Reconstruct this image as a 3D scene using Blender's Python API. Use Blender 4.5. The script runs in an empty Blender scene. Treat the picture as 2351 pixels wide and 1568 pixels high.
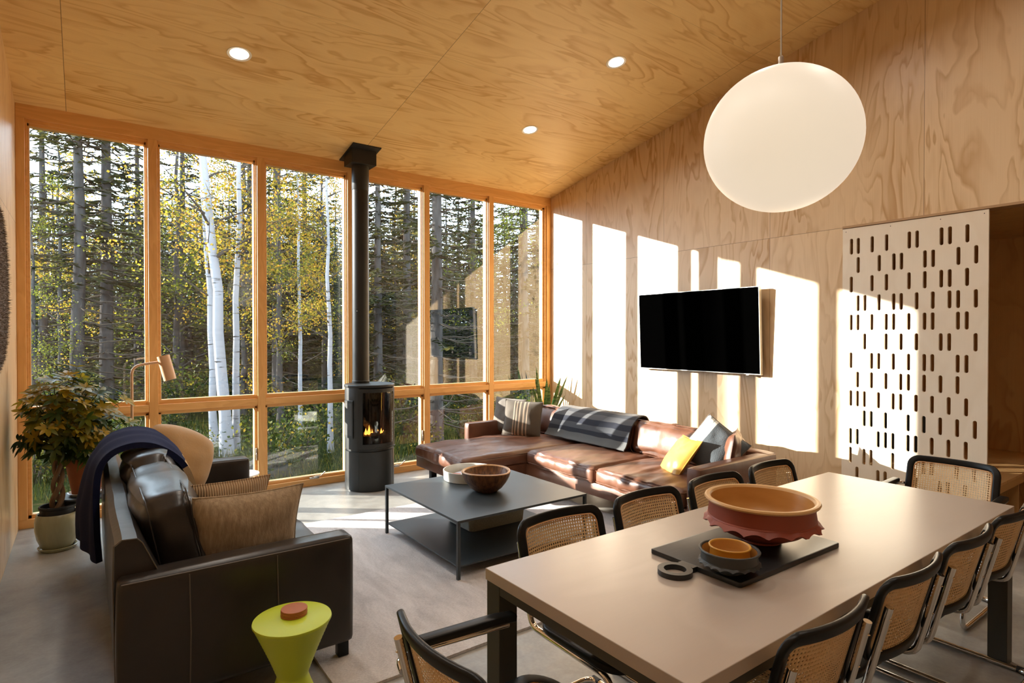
import bpy, bmesh, math, random
from math import sin, cos, pi, sqrt, radians
from mathutils import Vector, Matrix, noise
random.seed(7)
scene = bpy.context.scene
COL = scene.collection
# ------------------------------------------------------------------ camera, world, sun, exposure
cam_d = bpy.data.cameras.new('camera')
cam_d.sensor_width = 36.0
cam_d.lens = 1346.44 / 2351 * 36
cam_d.clip_start = 0.05
cam = bpy.data.objects.new('camera', cam_d)
cam.location = (-5.0769, -6.0827, 1.55)
cam.rotation_euler = (radians(90 - 0.585), 0, radians(-36.071))
COL.objects.link(cam)
scene.camera = cam
world = bpy.data.worlds.new('world')
scene.world = world
world.use_nodes = True
bg = world.node_tree.nodes['Background']
bg.inputs[0].default_value = (0.67, 0.845, 1.0, 1)
bg.inputs[1].default_value = 8.0
SUN_DIR = Vector((1.0, -0.81, -0.277)).normalized()
sun_d = bpy.data.lights.new('sun', 'SUN')
sun_d.energy = 22.0
sun_d.angle = radians(0.53)
sun_d.color = (1.0, 0.93, 0.82)
sun = bpy.data.objects.new('sun', sun_d)
sun.rotation_euler = SUN_DIR.to_track_quat('-Z', 'Y').to_euler()
sun.location = (-12, 10, 6)
COL.objects.link(sun)
vs = scene.view_settings
vs.view_transform = 'Standard'
vs.look = 'None'
vs.exposure = 0.42
vs.gamma = 1.0
vs.use_curve_mapping = False
DOWNLIGHT_W = 6.0
GLOBE_STRENGTH = 0.70
cy = scene.cycles
cy.use_denoising = True
cy.max_bounces = 9
cy.diffuse_bounces = 5
cy.glossy_bounces = 4
cy.transparent_max_bounces = 24
cy.transmission_bounces = 4
cy.caustics_reflective = False
cy.caustics_refractive = False
cy.sample_clamp_indirect = 6.0

# ------------------------------------------------------------------ mesh helpers
class MB:
    def __init__(s):
        s.v = []; s.f = []; s.uv = {}
    def add(s, v, f, uv=None):
        o = len(s.v)
        s.v += [tuple(p) for p in v]
        s.f += [[i + o for i in q] for q in f]
        if uv is not None:
            for i, t in enumerate(uv): s.uv[o + i] = t
        return s
    def bm(s, bm, M=None):
        if M: bm.transform(M)
        bm.verts.ensure_lookup_table(); bm.verts.index_update()
        s.add([v.co[:] for v in bm.verts], [[v.index for v in f.verts] for f in bm.faces])
        bm.free(); return s
    def box(s, x0, x1, y0, y1, z0, z1, b=0.0, seg=2, M=None):
        bm = bmesh.new(); bmesh.ops.create_cube(bm, size=1)
        bm.transform(Matrix.Translation(((x0+x1)/2, (y0+y1)/2, (z0+z1)/2)) @ Matrix.Diagonal((abs(x1-x0), abs(y1-y0), abs(z1-z0), 1)))
        if b: bmesh.ops.bevel(bm, geom=list(bm.edges), offset=b, segments=seg, affect='EDGES', profile=0.5)
        return s.bm(bm, M)
    def prism(s, poly, d0, d1, axis='z', b=0.0, seg=2):
        # poly in the two remaining axes (x,y | x,z for axis y | y,z for axis x)
        def mk(p, d):
            return (p[0], p[1], d) if axis == 'z' else ((p[0], d, p[1]) if axis == 'y' else (d, p[0], p[1]))
        bm = bmesh.new()
        a = [bm.verts.new(mk(p, d0)) for p in poly]; c = [bm.verts.new(mk(p, d1)) for p in poly]
        n = len(poly)
        bm.faces.new(a[::-1]); bm.faces.new(c)
        for i in range(n): bm.faces.new((a[i], a[(i+1) % n], c[(i+1) % n], c[i]))
        bmesh.ops.recalc_face_normals(bm, faces=bm.faces)
        if b: bmesh.ops.bevel(bm, geom=list(bm.edges), offset=b, segments=seg, affect='EDGES', profile=0.5)
        return s.bm(bm)
    def lathe(s, prof, seg=48, c=(0, 0, 0), a0=0.0, a1=2*pi, rfn=None):
        full = abs(a1 - a0 - 2*pi) < 1e-6
        n = seg if full else seg + 1
        v = []; f = []
        for k, (r, z) in enumerate(prof):
            for i in range(n):
                t = a0 + (a1 - a0) * i / seg
                rr, zz = rfn(r, z, t, k) if rfn else (r, z)
                v.append((c[0] + rr*cos(t), c[1] + rr*sin(t), c[2] + zz))
        for k in range(len(prof) - 1):
            for i in range(seg):
                j = (i + 1) % n
                f.append([k*n+i, k*n+j, (k+1)*n+j, (k+1)*n+i])
        return s.add(v, f)
    def disc(s, c, r, seg=48, up=True):
        v = [c] + [(c[0] + r*cos(2*pi*i/seg), c[1] + r*sin(2*pi*i/seg), c[2]) for i in range(seg)]
        return s.add(v, [[0, 1+i, 1+(i+1) % seg] if up else [0, 1+(i+1) % seg, 1+i] for i in range(seg)])
    def tube(s, pts, r, seg=10, closed=False, caps=True, flat=None):
        pts = [Vector(p) for p in pts]; n = len(pts)
        rs = r if isinstance(r, (list, tuple)) else [r]*n
        T = []
        for i in range(n):
            a = pts[(i-1) % n] if closed or i > 0 else pts[i]
            b = pts[(i+1) % n] if closed or i < n-1 else pts[i]
            T.append((b - a).normalized())
        ref = Vector((0, 0, 1)) if abs(T[0].z) < 0.9 else Vector((1, 0, 0))
        N = (ref - T[0]*ref.dot(T[0])).normalized()
        v = []; f = []
        for i in range(n):
            if i: N = (N - T[i]*N.dot(T[i])).normalized()
            B = T[i].cross(N)
            for k in range(seg):
                t = 2*pi*k/seg
                v.append(pts[i] + (N*cos(t) + B*sin(t)) * rs[i])
        m = n if closed else n - 1
        for i in range(m):
            for k in range(seg):
                f.append([i*seg+k, i*seg+(k+1) % seg, ((i+1) % n)*seg+(k+1) % seg, ((i+1) % n)*seg+k])
        if caps and not closed:
            f.append(list(range(seg))[::-1]); f.append([(n-1)*seg+k for k in range(seg)])
        return s.add(v, f)
    def sweep(s, pts, nrm, sec, closed=True):
        pts = [Vector(p) for p in pts]; n = len(pts); m = len(sec); v = []; f = []
        for i in range(n):
            a = pts[(i-1) % n] if closed or i else pts[i]; b = pts[(i+1) % n] if closed or i < n-1 else pts[i]
            T = (b-a).normalized(); N = Vector(nrm[i]); N = (N - T*N.dot(T)).normalized(); B = T.cross(N)
            for (p, q) in sec: v.append(pts[i] + N*p + B*q)
        for i in range(n if closed else n-1):
            for k in range(m):
                f.append([i*m+k, i*m+(k+1) % m, ((i+1) % n)*m+(k+1) % m, ((i+1) % n)*m+k])
        if not closed:
            f.append(list(range(m))[::-1]); f.append([(n-1)*m+k for k in range(m)])
        return s.add(v, f)
    def cubegrid(s, nx, ny, nz, fn):
        # closed surface of a cube, each vertex given to fn in [-1,1]^3
        idx = {}; v = []; f = []
        def vid(i, j, k):
            if (i, j, k) not in idx:
                idx[(i, j, k)] = len(v); v.append(fn(2*i/nx-1, 2*j/ny-1, 2*k/nz-1))
            return idx[(i, j, k)]
        for i in range(nx):
            for j in range(ny):
                f.append([vid(i, j, 0), vid(i, j+1, 0), vid(i+1, j+1, 0), vid(i+1, j, 0)])
                f.append([vid(i, j, nz), vid(i+1, j, nz), vid(i+1, j+1, nz), vid(i, j+1, nz)])
        for i in range(nx):
            for k in range(nz):
                f.append([vid(i, 0, k), vid(i+1, 0, k), vid(i+1, 0, k+1), vid(i, 0, k+1)])
                f.append([vid(i, ny, k), vid(i, ny, k+1), vid(i+1, ny, k+1), vid(i+1, ny, k)])
        for j in range(ny):
            for k in range(nz):
                f.append([vid(0, j, k), vid(0, j, k+1), vid(0, j+1, k+1), vid(0, j+1, k)])
                f.append([vid(nx, j, k), vid(nx, j+1, k), vid(nx, j+1, k+1), vid(nx, j, k+1)])
        return s.add(v, f)
    def sheet(s, fn, nu, nv, th, keep=None):
        # a cloth-like closed solid: fn(u,v) -> point; th thickness along the normal; carries uv
        G = [[Vector(fn(i/nu, j/nv)) for j in range(nv+1)] for i in range(nu+1)]
        v = []; uv = []
        for side in (0, 1):
            for i in range(nu+1):
                for j in range(nv+1):
                    a = G[min(i+1, nu)][j] - G[max(i-1, 0)][j]; b = G[i][min(j+1, nv)] - G[i][max(j-1, 0)]
                    nn = a.cross(b).normalized()
                    v.append(G[i][j] + nn * (th/2 if side == 0 else -th/2)); uv.append((i/nu, j/nv))
        W = nv+1; O = (nu+1)*W; f = []
        for i in range(nu):
            for j in range(nv):
                q = [i*W+j, (i+1)*W+j, (i+1)*W+j+1, i*W+j+1]
                f.append(q); f.append([x+O for x in q[::-1]])
        rim = [i*W for i in range(nu+1)] + [nu*W+j for j in range(1, nv+1)] + [i*W+nv for i in range(nu-1, -1, -1)] + [j for j in range(nv-1, 0, -1)]
        for a, b in zip(rim, rim[1:] + rim[:1]): f.append([b, a, a+O, b+O])
        return s.add(v, f, uv)
    def build(s, name, m, parent=None, smooth=True, angle=38):
        off = Vector(parent.matrix_basis.translation) if parent is not None else Vector((0, 0, 0))
        if parent is not None and parent.parent is not None: off += parent.parent.matrix_basis.translation
        me = bpy.data.meshes.new(name)
        me.from_pydata([(p[0]-off.x, p[1]-off.y, p[2]-off.z) for p in s.v], [], s.f)
        if s.uv:
            ul = me.uv_layers.new(name='UVMap')
            flat = []
            for l in me.loops: flat += s.uv.get(l.vertex_index, (0, 0))
            ul.data.foreach_set('uv', flat)
        me.materials.append(m)
        if smooth:
            me.polygons.foreach_set('use_smooth', [True]*len(me.polygons))
            if angle: me.set_sharp_from_angle(angle=radians(angle))
        me.update()
        o = bpy.data.objects.new(name, me); COL.objects.link(o)
        if parent is not None: o.parent = parent
        return o

def tag(o, label=None, cat=None, group=None, kind=None):
    if label: o['label'] = label
    if cat: o['category'] = cat
    if group: o['group'] = group
    if kind: o['kind'] = kind
    return o
def thing(name, label, cat, loc=(0, 0, 0), group=None):
    o = bpy.data.objects.new(name, None); COL.objects.link(o)
    o.location = loc; o.matrix_basis = Matrix.Translation(loc); o.empty_display_size = 0.1
    return tag(o, label, cat, group)
def struct(o): o['kind'] = 'structure'; return o
def copy_tree(o, parent=None):
    c = o.copy(); COL.objects.link(c)
    if parent is not None: c.parent = parent
    for ch in list(o.children): copy_tree(ch, c)
    return c
def fillet(pts, r, n=6):
    pts = [Vector(p) for p in pts]; out = [pts[0]]
    for a, b, c in zip(pts, pts[1:], pts[2:]):
        u = (a-b); w = (c-b); rr = min(r, u.length*0.49, w.length*0.49)
        p, q = b + u.normalized()*rr, b + w.normalized()*rr
        for i in range(n+1):
            t = i/n
            out.append(p*(1-t)**2 + b*2*t*(1-t) + q*t*t)
    out.append(pts[-1]); return out
def rrect(hx, hy, r, n=6, r2=None):
    # rounded rectangle outline, ccw; r at +y corners, r2 at -y corners
    r2 = r if r2 is None else r2; out = []
    for (sx, sy, a0, rr) in ((1, 1, 0, r), (-1, 1, pi/2, r), (-1, -1, pi, r2), (1, -1, 1.5*pi, r2)):
        for i in range(n+1):
            t = a0 + pi/2*i/n
            out.append((sx*(hx-rr) + rr*cos(t), sy*(hy-rr) + rr*sin(t)))
    return out
def densify(poly, step):
    out = []
    for a, b in zip(poly, poly[1:] + poly[:1]):
        d = sqrt((a[0]-b[0])**2 + (a[1]-b[1])**2); k = max(1, int(d/step))
        for i in range(k): out.append((a[0]+(b[0]-a[0])*i/k, a[1]+(b[1]-a[1])*i/k))
    return out
def rsec(a, b, r, n=3): return rrect(a, b, r, n)
def nz(x, y, z, s=0): return noise.noise(Vector((x+s*7.13, y+s*3.71, z-s*5.2)))

# ------------------------------------------------------------------ material helpers
class NT:
    def __init__(s, name):
        s.m = bpy.data.materials.new(name); s.m.use_nodes = True
        s.t = s.m.node_tree; s.t.nodes.clear()
        s.out = s.t.nodes.new('ShaderNodeOutputMaterial')
    def n(s, typ, **kw):
        nd = s.t.nodes.new('ShaderNode' + typ)
        for k, val in kw.items():
            if k[0] == 'i' and k[1:].isdigit(): s.set(nd.inputs[int(k[1:])], val)
            elif hasattr(nd, k): setattr(nd, k, val)
            else: s.set(nd.inputs[k.replace('_', ' ')], val)
        return nd
    def set(s, sock, val):
        if isinstance(val, bpy.types.NodeSocket): s.t.links.new(val, sock)
        elif isinstance(val, bpy.types.Node): s.t.links.new(val.outputs[0], sock)
        else:
            if isinstance(val, (tuple, list)) and len(val) == 3 and sock.type == 'RGBA': val = (*val, 1)
            sock.default_value = val
    def math(s, op, a, b=0.0, c=None):
        nd = s.n('Math', operation=op, i0=a, i1=b)
        if c is not None: s.set(nd.inputs[2], c)
        return nd.outputs[0]
    def mix(s, fac, a, b, mode='MIX'):
        nd = s.n('Mix', data_type='RGBA', blend_type=mode)
        s.set(nd.inputs[0], fac); s.set(nd.inputs[6], a); s.set(nd.inputs[7], b)
        return nd.outputs[2]
    def vec(s, x, y, z=0.0): return s.n('CombineXYZ', i0=x, i1=y, i2=z).outputs[0]
    def coord(s, kind='Object'): return s.n('TexCoord').outputs[kind]
    def ramp(s, fac, stops, interp='LINEAR'):
        nd = s.n('ValToRGB', i0=fac); cr = nd.color_ramp; cr.interpolation = interp
        while len(cr.elements) < len(stops): cr.elements.new(0.5)
        for e, (p, c) in zip(cr.elements, stops): e.position = p; e.color = (*c, 1)
        return nd.outputs[0]
    def noise(s, vec, scale, detail=2.0, rough=0.5, dist=0.0):
        return s.n('TexNoise', Vector=vec, Scale=scale, Detail=detail, Roughness=rough, Distortion=dist).outputs[0]
    def done(s, col, rough=0.5, metal=0.0, bump=None, bstr=0.3, bdist=0.01, **kw):
        p = s.n('BsdfPrincipled'); s.set(p.inputs['Base Color'], col); s.set(p.inputs['Roughness'], rough)
        s.set(p.inputs['Metallic'], metal)
        for k, val in kw.items(): s.set(p.inputs[k.replace('_', ' ')], val)
        if bump is not None:
            b = s.n('Bump', Strength=bstr, Distance=bdist); s.set(b.inputs['Height'], bump); s.set(p.inputs['Normal'], b.outputs[0])
        s.set(s.out.inputs[0], p.outputs[0]); return s.m

def mat(name, c1, c2=None, scale=6.0, stretch=(1, 1, 1), rough=0.5, metal=0.0, bstr=0.0, bscale=60.0, detail=3.0, bdist=0.004, **kw):
    t = NT(name); co = t.coord()
    mp = t.n('Mapping', Vector=co, Scale=stretch).outputs[0]
    col = t.mix(t.ramp(t.noise(mp, scale, detail), [(0.3, (0, 0, 0)), (0.7, (1, 1, 1))]), c1, c2 or tuple(x*0.86 for x in c1))
    b = t.noise(mp, bscale, 3.0) if bstr else None
    return t.done(col, rough, metal, b, bstr, bdist, **kw)

def plywood(name, along, across, light, dark, psize=None, poff=(0, 0), rough=0.42, figure=1.0, seam=0.0022, cross=1.0):
    """Rotary-cut pine plywood: long cathedral figure along one axis, sheet joints on a grid (size along, across)."""
    t = NT(name); sp = t.n('SeparateXYZ', i0=t.coord())
    A = sp.outputs['XYZ'.index(along)]; B = sp.outputs['XYZ'.index(across)]
    line = None; offx = 0.0; offy = 0.0; tint = 0.5
    if psize:
        a = t.math('DIVIDE', t.math('SUBTRACT', A, poff[0]), psize[0]); b = t.math('DIVIDE', t.math('SUBTRACT', B, poff[1]), psize[1])
        wn = t.n('TexWhiteNoise', noise_dimensions='2D', Vector=t.vec(t.math('FLOOR', a), t.math('FLOOR', b)))
        sc = t.n('SeparateXYZ', i0=wn.outputs[1])
        offx = t.math('MULTIPLY', sc.outputs[0], 40.0); offy = t.math('MULTIPLY', sc.outputs[1], 40.0); tint = sc.outputs[2]
        la = t.math('GREATER_THAN', t.math('ABSOLUTE', t.math('SUBTRACT', t.math('FRACT', a), 0.5)), 0.5 - seam/psize[0])
        lb = t.math('GREATER_THAN', t.math('ABSOLUTE', t.math('SUBTRACT', t.math('FRACT', b), 0.5)), 0.5 - seam/psize[1])
        line = t.math('MAXIMUM', la, t.math('MULTIPLY', lb, cross))
    va = t.math('ADD', t.math('MULTIPLY', A, 0.55), offx); vb = t.math('ADD', t.math('MULTIPLY', B, 2.6), offy)
    v = t.vec(va, vb, 0.0)
    n1 = t.noise(v, 1.15, 3.5, 0.5, 0.55)
    r = t.math('FRACT', t.math('MULTIPLY', n1, 11.0))
    ring = t.ramp(r, [(0.0, (0.1, 0.1, 0.1)), (0.55, (0.32, 0.32, 0.32)), (0.86, (1, 1, 1)), (1.0, (0.1, 0.1, 0.1))])
    big = t.ramp(t.noise(t.vec(t.math('MULTIPLY', va, 1.4), t.math('MULTIPLY', vb, 0.9), 3.0), 1.0, 2.0), [(0.38, (0, 0, 0)), (0.62, (1, 1, 1))])
    fig = t.math('MULTIPLY', ring, t.math('ADD', 0.16, t.math('MULTIPLY', big, 0.55)))
    fine = t.noise(t.vec(t.math('MULTIPLY', A, 2.2), t.math('MULTIPLY', B, 130.0), 0.0), 1.0, 2.0)
    fac = t.math('ADD', t.math('MULTIPLY', fig, figure), t.math('MULTIPLY', t.math('SUBTRACT', fine, 0.45), 0.30))
    fac = t.math('ADD', fac, t.math('MULTIPLY', t.math('SUBTRACT', tint, 0.5), 0.22))
    nd = t.n('Clamp', i0=fac).outputs[0]
    col = t.mix(nd, light, dark)
    if line is not None: col = t.mix(t.math('MULTIPLY', line, 0.75), col, (0.10, 0.05, 0.02))
    return t.done(col, rough, 0.0, None)

def wood(name, along, light, dark, rough=0.4, ring=14.0, fine=0.35, spread=3.0, **kw):
    t = NT(name); sp = t.n('SeparateXYZ', i0=t.coord())
    c = [t.math('MULTIPLY', sp.outputs[i], 0.6 if 'XYZ'[i] == along else spread) for i in range(3)]
    n1 = t.noise(t.vec(*c), 1.6, 3.0, 0.5, 0.4)
    r = t.ramp(t.math('FRACT', t.math('MULTIPLY', n1, ring)), [(0, (0, 0, 0)), (0.8, (0.8, 0.8, 0.8)), (1.0, (0, 0, 0))])
    c2 = [t.math('MULTIPLY', sp.outputs[i], 3.0 if 'XYZ'[i] == along else 140.0) for i in range(3)]
    f = t.noise(t.vec(*c2), 1.0, 2.0)
    fac = t.n('Clamp', i0=t.math('ADD', t.math('MULTIPLY', r, 0.5), t.math('MULTIPLY', t.math('SUBTRACT', f, 0.4), fine))).outputs[0]
    return t.done(t.mix(fac, light, dark), rough, 0.0, None, **kw)

def leather(name, c1, c2, rough=0.36):
    t = NT(name); co = t.coord()
    n = t.noise(co, 3.2, 4.0, 0.6, 0.6)
    col = t.mix(t.ramp(n, [(0.32, (0, 0, 0)), (0.68, (1, 1, 1))]), c1, c2)
    cr = t.noise(t.n('Mapping', Vector=co, Scale=(1.0, 1.0, 1.0)).outputs[0], 6.0, 3.0, 0.5, 0.8)
    gr = t.n('TexVoronoi', Vector=co, Scale=260.0).outputs[0]
    h = t.math('ADD', t.math('MULTIPLY', cr, 1.0), t.math('MULTIPLY', gr, 0.05))
    rg = t.math('ADD', rough - 0.08, t.math('MULTIPLY', n, 0.2))
    return t.done(col, rg, 0.0, h, 0.22, 0.010)

def leafmat(name, stops, trans=0.35, rough=0.5, key='UV', nscale=1.0, spec=0.12):
    t = NT(name)
    if key == 'UV': fac = t.n('SeparateXYZ', i0=t.coord('UV')).outputs[0]
    else: fac = t.noise(t.coord(), nscale, 3.0, 0.7)
    col = t.ramp(fac, stops)
    d = t.n('BsdfPrincipled'); t.set(d.inputs['Base Color'], col); d.inputs['Roughness'].default_value = rough; d.inputs['Specular IOR Level'].default_value = spec
    tr = t.n('BsdfTranslucent'); t.set(tr.inputs[0], col)
    mx = t.n('MixShader', i0=trans); t.set(mx.inputs[1], d.outputs[0]); t.set(mx.inputs[2], tr.outputs[0])
    t.set(t.out.inputs[0], mx.outputs[0]); return t.m

def glassmat(name, tintc=(0.97, 0.98, 0.97), gain=3.2, rough=0.0):
    t = NT(name)
    fr = t.n('Fresnel', IOR=1.45)
    fac = t.math('SUBTRACT', 1.0, t.math('POWER', t.math('SUBTRACT', 1.0, fr.outputs[0]), gain))
    tr = t.n('BsdfTransparent', i0=(*tintc, 1)); gl = t.n('BsdfGlossy', i0=(1, 1, 1, 1)); gl.inputs['Roughness'].default_value = rough
    mx = t.n('MixShader', i0=fac); t.set(mx.inputs[1], tr.outputs[0]); t.set(mx.inputs[2], gl.outputs[0])
    t.set(t.out.inputs[0], mx.outputs[0]); return t.m
def emit(name, c, s):
    t = NT(name); e = t.n('Emission', i0=(*c, 1), i1=s); t.set(t.out.inputs[0], e.outputs[0]); return t.m

PINE_L, PINE_D = (0.72, 0.47, 0.22), (0.42, 0.20, 0.065)
M = {}
M['ceiling'] = plywood('ceiling plywood', 'X', 'Y', (0.86, 0.63, 0.295), (0.60, 0.345, 0.11), (2.44, 1.2), (-2.75, -1.95), 0.45, 1.3, cross=0.3)
M['wall_ply'] = plywood('wall plywood', 'Z', 'Y', (0.75, 0.56, 0.345), (0.46, 0.255, 0.095), (2.44, 1.218), (0.0, -3.125), 0.38, 1.15, seam=0.0018)
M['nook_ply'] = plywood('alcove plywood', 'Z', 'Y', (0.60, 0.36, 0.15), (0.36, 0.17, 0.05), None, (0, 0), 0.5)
M['nook_top'] = plywood('alcove bench plywood', 'Y', 'X', (0.70, 0.44, 0.19), (0.50, 0.27, 0.10), (1.2, 0.9), (-4.45, 0.3), 0.45, 0.6)
M['fir'] = wood('fir window wood', 'X', (0.78, 0.45, 0.165), (0.58, 0.28, 0.075), 0.42, 9.0)
M['fir_v'] = wood('fir post wood', 'Z', (0.78, 0.45, 0.165), (0.58, 0.28, 0.075), 0.42, 9.0)
M['birch_ply'] = wood('pale birch plywood', 'Z', (0.84, 0.75, 0.61), (0.76, 0.65, 0.50), 0.45, 6.0, 0.25, 1.2)
M['glass'] = glassmat('window glass')
M['chrome'] = mat('chrome tube', (0.82, 0.80, 0.78), rough=0.07, metal=1.0)
M['nickel'] = mat('brushed nickel', (0.66, 0.60, 0.52), rough=0.25, metal=1.0)
M['black_wood'] = mat('black stained beech', (0.006, 0.007, 0.007), (0.009, 0.009, 0.009), 9, (1, 1, 1), 0.32, Specular_IOR_Level=0.22)
M['black_steel'] = mat('blackened steel', (0.026, 0.035, 0.041), (0.032, 0.041, 0.047), 5, rough=0.42, metal=0.0)
M['stove'] = mat('matte black stove steel', (0.014, 0.016, 0.016), (0.018, 0.02, 0.02), 5, rough=0.45, Specular_IOR_Level=0.4)
M['table_frame'] = mat('dark olive steel', (0.040, 0.040, 0.031), (0.045, 0.045, 0.036), 5, rough=0.5)
M['black'] = mat('black rubber', (0.012, 0.012, 0.012), rough=0.6)
M['tv_screen'] = mat('tv screen', (0.0003, 0.0003, 0.0003), rough=0.6, Specular_IOR_Level=0.0)
M['silver'] = mat('silver trim', (0.7, 0.69, 0.66), rough=0.3, metal=0.9)
M['white'] = mat('white enamel', (0.82, 0.81, 0.78), (0.85, 0.84, 0.8), rough=0.4)
M['cane'] = mat('woven cane', (0.76, 0.53, 0.27), (0.83, 0.62, 0.35), 40, rough=0.5, bstr=0.4, bscale=300)
M['cane_edge'] = mat('cane binding', (0.66, 0.37, 0.17), rough=0.5)

# ------------------------------------------------------------------ room shell
W, H0, SL = 5.514, 3.395, 0.197
YB = -8.3
def cz(y): return H0 - SL*y
def build_floor():
    t = NT('polished concrete'); co = t.coord()
    n1 = t.noise(co, 1.1, 5.0, 0.6, 0.8); n2 = t.noise(co, 7.0, 4.0, 0.65, 0.4); sp = t.noise(co, 60.0, 2.0)
    f = t.math('ADD', t.math('MULTIPLY', n1, 0.6), t.math('ADD', t.math('MULTIPLY', n2, 0.35), t.math('MULTIPLY', sp, 0.1)))
    col = t.ramp(f, [(0.38, (0.19, 0.18, 0.165)), (0.52, (0.29, 0.28, 0.255)), (0.66, (0.40, 0.385, 0.35))])
    sx = t.n('SeparateXYZ', i0=co)
    j = t.math('LESS_THAN', t.math('ABSOLUTE', t.math('ADD', sx.outputs[1], 0.262)), 0.003)
    col = t.mix(t.math('MULTIPLY', j, 0.6), col, (0.12, 0.115, 0.1))
    m = t.done(col, t.math('ADD', 0.22, t.math('MULTIPLY', n2, 0.3)), 0.0, n2, 0.05, 0.005)
    struct(MB().box(-5.7, 2.0, YB, 0.14, -0.12, 0.0).build('floor', m, smooth=False))
build_floor()
c = MB(); c.prism([(0.16, cz(0.16)), (YB, cz(YB)), (YB, cz(YB)+0.12), (0.16, cz(0.16)+0.12)], -5.7, 0.14, 'x')
struct(c.build('ceiling', M['ceiling'], smooth=False))
c = MB(); c.prism([(0.14, -0.1), (0.14, cz(0.14)), (YB, cz(YB)), (YB, -0.1)], -5.7, -W, 'x')
struct(c.build('wall_left', M['wall_ply'], smooth=False))
PY0, PY1, PZ = -3.764, -4.735, 2.432
for nm, poly in (('wall_right', [(0.14, 0), (0.14, cz(0.14)), (PY0, cz(PY0)), (PY0, 0)]),
                 ('wall_right_upper', [(PY0, PZ+0.018), (PY0, cz(PY0)), (-6.7, cz(-6.7)), (-6.7, PZ+0.018)]),
                 ('wall_right_end', [(-6.7, 0), (-6.7, cz(-6.7)), (YB, cz(YB)), (YB, 0)])):
    c = MB(); c.prism(poly, 0.0, 0.12, 'x')
    struct(c.build(nm, M['wall_ply'], smooth=False))
# plywood edge strip over the alcove opening
t1 = NT('plywood edge'); z_ = t1.n('SeparateXYZ', i0=t1.coord()).outputs[2]
M['ply_edge'] = t1.done(t1.ramp(t1.math('FRACT', t1.math('MULTIPLY', z_, 165.0)), [(0, (0.55, 0.36, 0.2)), (0.5, (0.30, 0.16, 0.07)), (1, (0.6, 0.4, 0.22))]), 0.55)
struct(MB().box(-0.006, 0.12, -6.7, PY0, PZ, PZ+0.018).build('trim_1', M['ply_edge'], smooth=False))
# back wall behind the camera
struct(MB().box(-5.7, 2.0, YB-0.12, YB, 0, cz(YB)).build('wall_back', M['wall_ply'], smooth=False))
# alcove behind the slotted panel
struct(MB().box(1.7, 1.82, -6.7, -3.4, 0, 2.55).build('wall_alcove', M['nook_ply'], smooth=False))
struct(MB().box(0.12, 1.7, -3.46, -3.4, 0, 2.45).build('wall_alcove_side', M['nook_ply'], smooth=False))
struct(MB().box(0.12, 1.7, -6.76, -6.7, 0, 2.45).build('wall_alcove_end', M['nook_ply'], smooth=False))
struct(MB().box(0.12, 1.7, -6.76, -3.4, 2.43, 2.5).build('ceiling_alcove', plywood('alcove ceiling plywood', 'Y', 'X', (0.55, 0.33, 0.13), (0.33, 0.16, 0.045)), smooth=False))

# ------------------------------------------------------------------ window wall
PL = [-5.43 + 0.905*i for i in range(6)]; PW = 0.785
PT, PM1, PM0, PB = 3.235, 0.972, 0.84, 0.10
GY = 0.06
c = MB()
c.box(-W, 0.0, 0.0, 0.14, 3.285, 3.40, 0.003)
struct(c.build('trim_2', M['fir'], smooth=False))
c = MB(); c.box(-W, 0.0, 0.0, 0.14, 0.0, 0.07, 0.003)
struct(c.build('trim_3', M['fir'], smooth=False))
k = 4
for x in [-W] + [PL[i] - 0.0595 for i in range(1, 6)] + [-0.068]:
    x0, x1 = (x, x+0.058) if x == -W else ((x-0.035, x+0.035) if x < -0.1 else (x, 0.0))
    struct(MB().box(x0, x1, -0.002, 0.14, 0.07, 3.285, 0.003).build('trim_%d' % k, M['fir_v'], smooth=False)); k += 1
posts = [-W+0.058] + [PL[i]-0.0595 for i in range(1, 6)] + [-0.068]
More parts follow.
